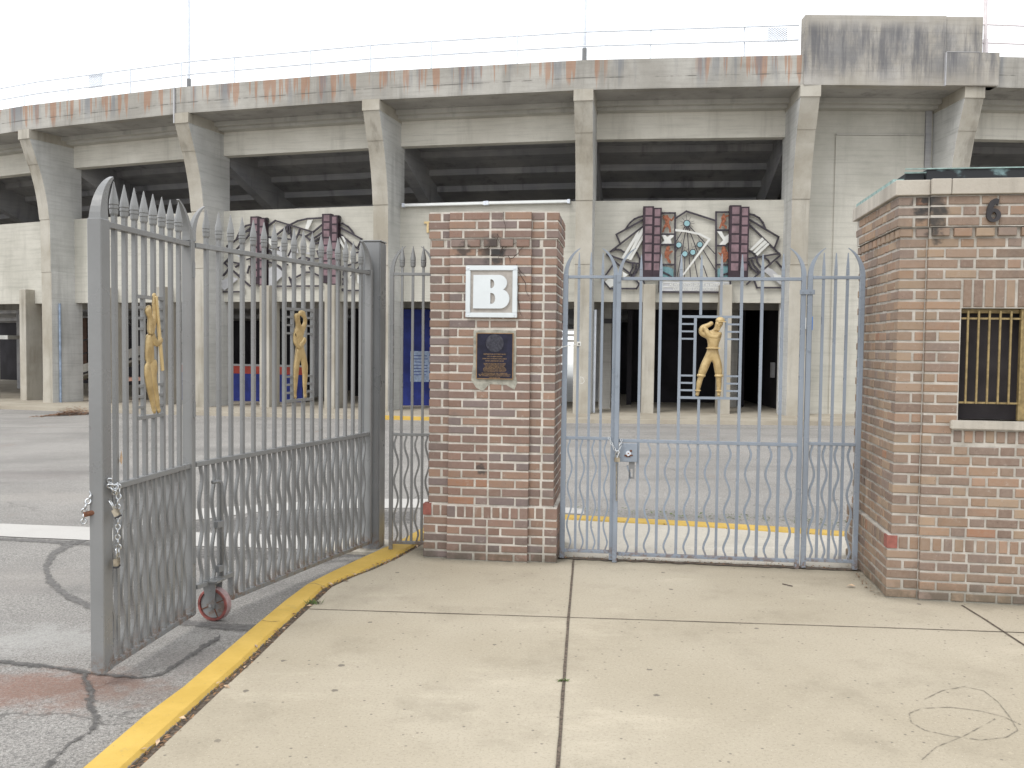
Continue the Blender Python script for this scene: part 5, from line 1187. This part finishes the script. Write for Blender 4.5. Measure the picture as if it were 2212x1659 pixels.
# ------------------------------------------------------------ wall sculptures
def mk(x0, y0, s): return lambda x, y: ((x0+x/s)*.72005, (y0+y/s)*.72005)
def arcz(cx, cy, rx, ry, a0, a1, k=12): return [(cx+rx*math.cos(R(a0+(a1-a0)*i/k)), cy-ry*math.sin(R(a0+(a1-a0)*i/k))) for i in range(k+1)]
def sculpture(bay, zf, label, lines, towers, whites, extra):
    f = Fr((off(bay, WR).x, off(bay, WR).y), math.atan2((off(bay+1, WR)-off(bay, WR)).y, (off(bay+1, WR)-off(bay, WR)).x))
    P = lambda p, n=.06: f.uz(*zf(*p), n)
    c = P(towers[0][0]); t = thing('wall_sculpture', f.w(c[0]+1.5, .06, c[1]-1), label, 'sculpture')
    bm = B()
    for k, l in enumerate(lines):
        q = [P(x) for x in l]
        for a, b in zip(q, q[1:]):
            d = Vector((b[0]-a[0], b[1]-a[1])); d.normalize(); e = .018
            fseg(bm, f, (a[0]-d.x*e, a[1]-d.y*e), (b[0]+d.x*e, b[1]+d.y*e), .042, .045, .085+.0007*(k % 9))
    obj('outline_bars', bm, M['artblk'], t)
    for (a, b, rows_) in towers:
        pa, pb = P(a, .2), P(b, .2); u0_, z1_ = pa; u1_, z0_ = pb
        bm = B(); fbox(bm, f, u0_, u1_, .02, .20, z0_, z1_); bevel(bm, .006); tw = obj('tower', bm, M['plum'], t)
        mw = (u1_-u0_)*.22; hh = (z1_-z0_); bot = hh*.075 if rows_ > 0 else 0; st_ = (hh-.05-bot)/abs(rows_)
        for k in range(abs(rows_)):
            bm = B(); zz1 = z1_-.04-k*st_; fbox(bm, f, u0_+mw, u1_-mw*.75, .2, .206, zz1-st_+.05, zz1-.0); obj('tower_pane', bm, M['purple'], tw)
    for (pl_, mk_, n_) in whites:
        q = [P(x) for x in pl_]
        obj('cutout', loops_bm(f, [q], n_, .012), M[mk_], t)
    extra(t, f, P)
    return t
Z = mk(1800, 600, 3.687)
linesR = [
 [(475, 180), (430, 190), (380, 212), (335, 250), (305, 290), (285, 320)], [(475, 220), (180, 382)], [(475, 292), (115, 572)], [(180, 382), (222, 480)], [(240, 845), (75, 600)],
 [(75, 600), (320, 690), (435, 705)], [(115, 572), (175, 545), (230, 555), (270, 580), (285, 610)], [(370, 560), (415, 590), (438, 650), (435, 740), (400, 800), (365, 855)], [(175, 690), (350, 830), (435, 930), (405, 980), (110, 980), (60, 920)], [(150, 710), (60, 835)], [(475, 880), (490, 930)],
 [(360, 710), (362, 750), (338, 800), (330, 830)], [(400, 715), (398, 760), (372, 810), (350, 850)], [(20, 870), (60, 930)],
 [(832, 205), (955, 125), (1275, 228)], [(672, 145), (830, 145), (830, 870)], [(672, 380), (825, 380)], [(672, 495), (825, 495)], [(672, 715), (825, 715)], [(700, 800), (760, 830), (800, 860)],
 [(1435, 135), (1283, 135), (1283, 870)], [(1435, 335), (1283, 335)], [(1435, 505), (1283, 505)], [(1435, 715), (1283, 715)], [(1430, 805), (1370, 825), (1310, 870)],
 [(1640, 155), (1700, 165), (1760, 200), (1800, 250), (1825, 310)], [(1640, 210), (1975, 410), (1930, 530)], [(1640, 260), (1990, 605)], [(1640, 650), (1985, 590)], [(1640, 560), (1690, 580), (1730, 620)], [(1990, 615), (1690, 870), (1625, 930)],
 [(1820, 635), (1860, 670), (1885, 710)], [(1950, 680), (2030, 770), (2110, 850)], [(1640, 680), (1680, 760), (1745, 810)], [(1680, 665), (1700, 720), (1760, 790)], [(1730, 640), (1740, 690), (1775, 740)], [(1705, 890), (1735, 970), (2030, 970), (2110, 880)],
 [(655, 905), (655, 1015), (1440, 1020), (1440, 905)]]
linesR[4] = [(75, 600), (175, 690)]
whR = [([(475, 305), (475, 355), (265, 650), (238, 648), (430, 340)], 'artw', .09) if False else ([(430, 340), (395, 380), (238, 640), (262, 655), (420, 400)], 'artw', .09), ([(475, 305), (440, 350), (290, 655), (318, 655), (475, 370)], 'artw', .095), ([(478, 385), (460, 410), (318, 660), (345, 668), (478, 430)], 'artw', .09),
       ([(250, 790), (312, 828), (258, 862)], 'artw', .09), ([(55, 905), (105, 865), (158, 880), (160, 945), (110, 970)], 'artw', .09),
       ([(680, 390), (722, 390), (745, 412), (775, 390), (815, 390), (810, 412), (780, 435), (792, 484), (740, 484), (672, 487), (712, 450)], 'artw', .09),
       ([(1293, 348), (1345, 350), (1375, 410), (1438, 370), (1438, 448), (1385, 496), (1315, 498), (1360, 445)], 'artw', .09),
       ([(832, 322), (950, 335), (1110, 370), (1228, 432), (925, 835), (908, 830), (1190, 438), (1090, 388), (950, 358), (832, 348)], 'artw', .088),
       ([(1790, 415), (1815, 440), (1680, 560), (1650, 552)], 'artw', .09), ([(1820, 445), (1848, 470), (1715, 590), (1688, 575)], 'artw', .09), ([(1850, 475), (1872, 490), (1738, 620), (1718, 600)], 'artw', .09),
       ([(1855, 748), (1905, 770), (2065, 915), (2020, 945), (1990, 938), (1805, 785)], 'artg', .09), ([(1910, 820), (2170, 860), (2120, 868), (1930, 868)], 'artw', .1),
       ([(690, 735), (750, 738), (812, 765), (812, 862), (760, 862), (690, 850)], 'teal', .05), ([(1435, 725), (1370, 730), (1300, 765), (1300, 862), (1435, 862)], 'teal', .05),
       ([(690, 200), (700, 170), (725, 172), (745, 165), (765, 200), (790, 215), (815, 180), (820, 200), (795, 240), (765, 225), (762, 260), (780, 300), (785, 360), (765, 362), (765, 320), (740, 295), (715, 320), (700, 362), (685, 358), (705, 290), (725, 250), (715, 220)], 'rustfig', .09),
       ([(1360, 155), (1378, 152), (1380, 175), (1430, 165), (1430, 178), (1390, 195), (1392, 230), (1370, 270), (1400, 290), (1403, 320), (1380, 318), (1378, 300), (1345, 285), (1330, 318), (1312, 316), (1330, 270), (1345, 230), (1338, 200)], 'rustfig', .09),
       ([(735, 520), (765, 505), (775, 540), (765, 570), (800, 560), (805, 575), (770, 600), (760, 640), (785, 680), (780, 705), (750, 690), (735, 650), (715, 640), (712, 590)], 'rustfig', .09),
       ([(1345, 520), (1375, 510), (1395, 545), (1415, 590), (1425, 640), (1400, 660), (1385, 690), (1360, 690), (1350, 640), (1300, 580), (1340, 590)], 'rustfig', .09)]
def exR(t, f, P):
    bm = B(); top = (960, 262)
    for e in ((835, 470), (850, 870), (1000, 870), (1110, 660), (1283, 610)):
        fseg(bm, f, P(top), P(e), .022, .088, .098)
    for a, b in (((870, 500), (832, 590)), ((937, 598), (932, 870)), ((1025, 580), (1080, 870)), ((1103, 495), (1283, 790)), ((1140, 725), (1190, 870)), ((895, 720), (870, 870))): fseg(bm, f, P(a), P(b), .022, .086, .0965)
    obj('rays', bm, M['artblk'], t)
    for x, y, r_ in ((960, 262, 24), (870, 500, 22), (937, 598, 22), (1025, 580, 22), (1103, 495, 22)):
        u, z = P((x, y)); bm = B(); disc(bm, f, u, z, .085*r_/22, .09, .108, 20); d_ = obj('disc_rim', bm, M['artblk'], t)
        bm = B(); disc(bm, f, u, z, .064*r_/22, .108, .113, 20); obj('disc_face', bm, simple('pale_teal', (.25, .42, .45), .5), d_)
        bm = B()
        for a in ((0, 20, 60, 95, 130, 160, 200, 240, 300, 330) if y < 300 else (60, 100, 200, 340)): fseg(bm, f, (u+.085*math.cos(R(a)), z+.085*math.sin(R(a))), (u+(.24 if a in (95, 100) else .19)*math.cos(R(a)), z+(.24 if a in (95, 100) else .19)*math.sin(R(a))), .008, .09, .096)
        obj('spark', bm, M['artblk'], d_)
    # inscription panel
    a, b = P((690, 915)), P((1440, 1012)); bm = B(); u0_, z1_ = a; u1_, z0_ = b
    fbox(bm, f, u0_-.03, u1_+.03, .02, .06, z0_-.03, z1_+.03); ip = obj('inscription_panel', bm, M['artg'], t)
    bm = B(); w_ = .014; zm2 = (z0_+z1_)/2
    for (x0, x1, y0, y1) in ((u0_, u1_, z1_-w_, z1_), (u0_, u1_, z0_, z0_+w_), (u0_, u0_+w_, z0_+w_, z1_-w_), (u1_-w_, u1_, z0_+w_, z1_-w_), (u0_+w_, u1_-w_, zm2-.012, zm2+.012)): fbox(bm, f, x0, x1, .06, .075, y0, y1)
    obj('inscription_frame', bm, M['artw'], ip)
    uc2 = (u0_+u1_)/2; hh = (z1_-z0_)/2
    obj('inscription', text_bm(f, 'AS WE WATCH GRACE IN MOTION', uc2, z1_-hh/2, .06, hh*.82, (u1_-u0_)*.80, .004, .012), M['artw'], ip)
    obj('inscription', text_bm(f, 'OUR ADDED DAYS TOGETHER', uc2, z0_+hh/2, .06, hh*.82, (u1_-u0_)*.68, .004, .012), M['artw'], ip)
sculpture(6, Z, 'metal wall sculpture with sun rays, blue discs and an inscription above the footgate', linesR,
          [((478, 68), (585, 860), 7), ((585, 85), (670, 862), 7), ((1435, 57), (1548, 868), 7), ((1550, 73), (1637, 868), 7)], whR, exR)
Z2 = mk(640, 620, 4.424)
linesL = [
 [(490, 240), (440, 252), (390, 290), (350, 340), (320, 410), (310, 430)], [(490, 285), (305, 440), (185, 525), (205, 575)], [(490, 360), (395, 470), (305, 575)], [(490, 320), (440, 330)], [(240, 650), (150, 750), (240, 830), (400, 975), (485, 1050)], [(200, 720), (300, 745), (400, 765)], [(205, 825), (140, 910)],
 [(340, 770), (300, 800)], [(300, 880), (395, 975)], [(350, 915), (370, 870), (400, 850)], [(380, 930), (400, 900)], [(450, 700), (485, 690)], [(455, 880), (480, 790)], [(90, 985), (62, 1025), (85, 1055)], [(140, 1130), (400, 1130), (400, 1085)],
 [(690, 285), (825, 185), (1440, 360)] if False else [(690, 285), (825, 185), (1330, 340)], [(800, 410), (1000, 245)], [(740, 405), (800, 408), (1080, 440)], [(1020, 240), (1120, 190), (1250, 160), (1440, 150)], [(1225, 395), (1330, 335), (1440, 245)], [(1150, 295), (1130, 365), (1230, 395), (1320, 480)],
 [(1125, 370), (1060, 520), (1000, 650)], [(955, 290), (945, 360), (965, 420)], [(990, 260), (985, 330), (1000, 360)], [(1015, 255), (1030, 350), (1045, 425)], [(1290, 440), (1370, 400), (1440, 350)], [(1310, 470), (1390, 430), (1440, 395)], [(1340, 495), (1400, 480), (1440, 455)],
 [(740, 575), (880, 540), (885, 600)], [(745, 600), (790, 630), (815, 670)], [(1140, 690), (1200, 665), (1300, 695), (1440, 685)], [(1380, 590), (1415, 680)], [(1260, 710), (1320, 695)], [(1170, 800), (1215, 870), (1310, 870), (1440, 935)], [(1215, 880), (1030, 970), (1050, 1050), (1090, 1040)], [(1280, 810), (1310, 870)],
 [(740, 735), (830, 765), (880, 795), (960, 880)], [(920, 830), (950, 770), (985, 770)], [(1010, 940), (1050, 1050)], [(740, 1057), (1450, 1052)], [(1145, 740), (1210, 725)],
 [(1655, 215), (1720, 225), (1790, 265), (1840, 320), (1860, 360)], [(1650, 255), (1970, 430), (1920, 540)], [(1650, 335), (1900, 545), (2000, 605), (2060, 670)], [(1900, 610), (2000, 600)], [(1720, 795), (1800, 775), (1980, 720)], [(1980, 760), (1830, 920)], [(1740, 800), (1730, 900), (1765, 960), (1720, 1030)], [(1755, 800), (1760, 840)], [(1715, 1095), (1720, 1115), (1980, 1112)], [(1720, 960), (1740, 1000)]]
whL = [([(1260, 180), (1330, 175), (1270, 300), (1225, 295)], 'artw', .09), ([(745, 420), (775, 430), (820, 540), (800, 545), (745, 490)], 'artw', .09), ([(900, 520), (960, 530), (960, 560), (900, 600), (880, 560)], 'artg', .09), ([(1100, 470), (1000, 700), (1060, 700), (1100, 610), (1330, 640), (1330, 600), (1140, 620)], 'artg', .09), ([(740, 560), (960, 700), (990, 640), (930, 600)], 'artg', .088),
       ([(345, 560), (400, 590), (400, 720), (330, 650)], 'artg', .09), ([(95, 1000), (240, 920), (340, 960), (160, 1115), (90, 1060)], 'artg', .089), ([(745, 820), (830, 780), (960, 890), (800, 1045), (745, 1045)], 'artg', .089),
       ([(1655, 365), (1685, 500), (1690, 540), (1655, 480)], 'artw', .09), ([(1670, 380), (1720, 470), (1785, 600), (1780, 630), (1665, 440)], 'artw', .092), ([(1705, 390), (1740, 400), (1800, 530), (1795, 560)], 'artw', .09), ([(1710, 560), (1740, 610), (1785, 700), (1780, 725)], 'artw', .09), ([(1820, 585), (1850, 620), (1885, 735), (1850, 690)], 'artw', .09), ([(1820, 705), (1855, 720), (1860, 750), (1835, 745)], 'artw', .09),
       ([(1860, 890), (1885, 920), (1885, 990), (1825, 940)], 'artw', .09), ([(1920, 900), (1985, 950), (1985, 1060), (1920, 1010)], 'artw', .09)]
def exL(t, f, P):
    for x, y in ((690, 165), (1645, 135)):
        a = P((x-5, y-18), .12); b = P((x+38, y+20), .12); bm = B(); fbox(bm, f, a[0], b[0], .05, .16, b[1], a[1]); bevel(bm, .02, 2); obj('spotlight', bm, M['black'], t)
sculpture(4, Z2, 'metal wall sculpture of tangled black bars and grey shapes behind the open gate', linesL,
          [((488, 130), (597, 1025), 8), ((597, 148), (688, 1062), -8), ((1440, 95), (1558, 1012), 8), ((1558, 115), (1648, 1050), -8)], whL, exL)

# ------------------------------------------------------------ litter and weeds
rnd = random.Random(11)
def leafq(bm, p, s, flat=.4):
    a = rnd.uniform(0, 6.28); d = Vector((math.cos(a), math.sin(a), rnd.uniform(-flat, flat))); e = Vector((-math.sin(a), math.cos(a), rnd.uniform(-flat, flat)))
    q = [p-d*s, p+e*s*.45+Vector((0, 0, s*.2)), p+d*s, p-e*s*.45+Vector((0, 0, s*.15))]
    bm.faces.new([bm.verts.new(x) for x in q])
bm = B(); mid = inset(IN, .03)
for k in range(700):
    i = rnd.randrange(0, len(mid)-1); p = mid[i].lerp(mid[i+1], rnd.random()); p = Vector((p.x+rnd.gauss(0, .018), p.y+rnd.gauss(0, .018), rnd.uniform(-.018, .004)))
    if p.y > 3: leafq(bm, p, rnd.uniform(.005, .017))
o = obj('leaf_litter', bm, M['leaf']); o['kind'] = 'stuff'
bm = B()
for k in range(90):
    i = rnd.randrange(0, len(mid)-1); p = mid[i].lerp(mid[i+1], rnd.random()); leafq(bm, Vector((p.x+rnd.gauss(0, .02), p.y+rnd.gauss(0, .02), .004)), rnd.uniform(.01, .022))
o = obj('pale_leaf_litter', bm, M['leafp']); o['kind'] = 'stuff'
bm = B(); c0, c1 = G(70, 898, -.3), G(196, 893, -.3)
for k in range(1100):
    t = min(1, max(0, rnd.gauss(.62, .25))); p = c0.lerp(c1, t); h = .10*math.exp(-((t-.68)/.25)**2)
    p = Vector((p.x, p.y+rnd.gauss(0, .22), rz(p.x, p.y)+abs(rnd.gauss(0, h))*.8+.01)); leafq(bm, p, rnd.uniform(.02, .045), .15)
o = obj('leaf_pile', bm, simple('rusty_leaf', (.30, .17, .10), .8, 0, .5, 10)); o['kind'] = 'stuff'
bm = B()
for k in range(260):
    u = rnd.uniform(-.05, 2.3); leafq(bm, frQ.w(u, -.03+rnd.gauss(0, .03), .012), rnd.uniform(.004, .013))
for k in range(70):
    p = frK.w(-.05+rnd.gauss(0, .02)-.03, -rnd.uniform(0, .85), .006); leafq(bm, p, rnd.uniform(.004, .011))
o = obj('gate_debris', bm, M['leaf']); o['kind'] = 'stuff'
for (px, py, s, lab, m_) in ((1838, 1266, .03, 'curled tan leaf on the pavement near the kiosk corner', 'leafp'), (392, 1553, .02, 'pale pink leaf lying against the yellow kerb edge', 'leafp')):
    bm = B(); p = G(px, py, .01); 
    v = [Vector((-s, 0, 0)), Vector((-s*.4, s*.35, .006)), Vector((s*.3, s*.4, .012)), Vector((s, .0, .003)), Vector((s*.4, -s*.35, .004)), Vector((-s*.5, -s*.3, .008))]
    bm.faces.new([bm.verts.new(p+x) for x in v]); tag(obj('fallen_leaf', bm, M[m_], origin=p), lab, 'leaf')
bm = B(); a = G(1690, 1261, .005); b = G(1712, 1266, .005); sweep(bm, [a, b], .003, 5); tag(obj('twig', bm, M['vine'], origin=a), 'short dark twig on the pavement in front of the footgate', 'twig')
def weed(px, py, lab, n=40, s=.03, z=0):
    p = G(px, py, z); bm = B()
    for k in range(n):
        a = rnd.uniform(0, 6.28); l = rnd.uniform(.4, 1)*s; d = Vector((math.cos(a), math.sin(a), rnd.uniform(.3, 1.2))).normalized(); e = Vector((-math.sin(a), math.cos(a), 0))*.003
        r2 = p+Vector((rnd.gauss(0, s*.5), rnd.gauss(0, s*.3), 0)); bm.faces.new([bm.verts.new(x) for x in (r2-e, r2+e, r2+d*l)])
    tag(obj('weed', bm, M['weed'], origin=p), lab, 'weed')
weed(676, 1303, 'small tuft of green weed in the seam by the kerb bend', 60, .05); weed(930, 1203, 'tiny green weed at the left foot of the brick pillar', 50, .035, .0); weed(1215, 1471, 'dry weed tuft growing in the long pavement joint', 50, .022)
# sparse grit along the inner kerb
bm = B()
for k in range(300):
    t = rnd.random(); p = G(1240+t*600, 1104+t*33+rnd.uniform(-12, 2), -.03); leafq(bm, Vector((p.x, p.y, -.025)), rnd.uniform(.006, .02))
o = obj('kerb_grass', bm, M['weed']); o['kind'] = 'stuff'

# repeats share a group
GR = {'gate_leaf': 'folding leaves of the wide open gate', 'fence_panel': 'narrow fixed railings beside the gates', 'padlock': 'padlocks on the gate chains', 'chain': 'galvanised chains on the gates', 'mast': 'thin poles above the stadium parapet', 'drain_pipe': 'vertical pipes on the stadium pilasters', 'tube_lamp': 'white tube lamps on the gallery sill', 'mesh_panel': 'mesh pieces on the roof railing', 'wall_sculpture': 'metal sculptures on the concrete fascia', 'roof_railing': 'pipe railings on the stadium parapet', 'fallen_leaf': 'single fallen leaves', 'weed': 'small weeds in the pavement', 'wall_sign': 'small signs on the stadium columns'}
for o in scn.objects:
    if o.parent is None and 'label' in o and 'group' not in o:
        g_ = GR.get(o.name.split('.')[0])
        if g_: o['group'] = g_
for o in scn.objects:
    if o.name.startswith('gilded_figure'):
        o['label'] = {gA.name: 'gilded figure reaching up and holding a long bat', gB.name: 'gilded figure with one glove raised over its head', gQ.name: 'gilded batter in cap and knee trousers, arms over the shoulder'}[o.parent.name]
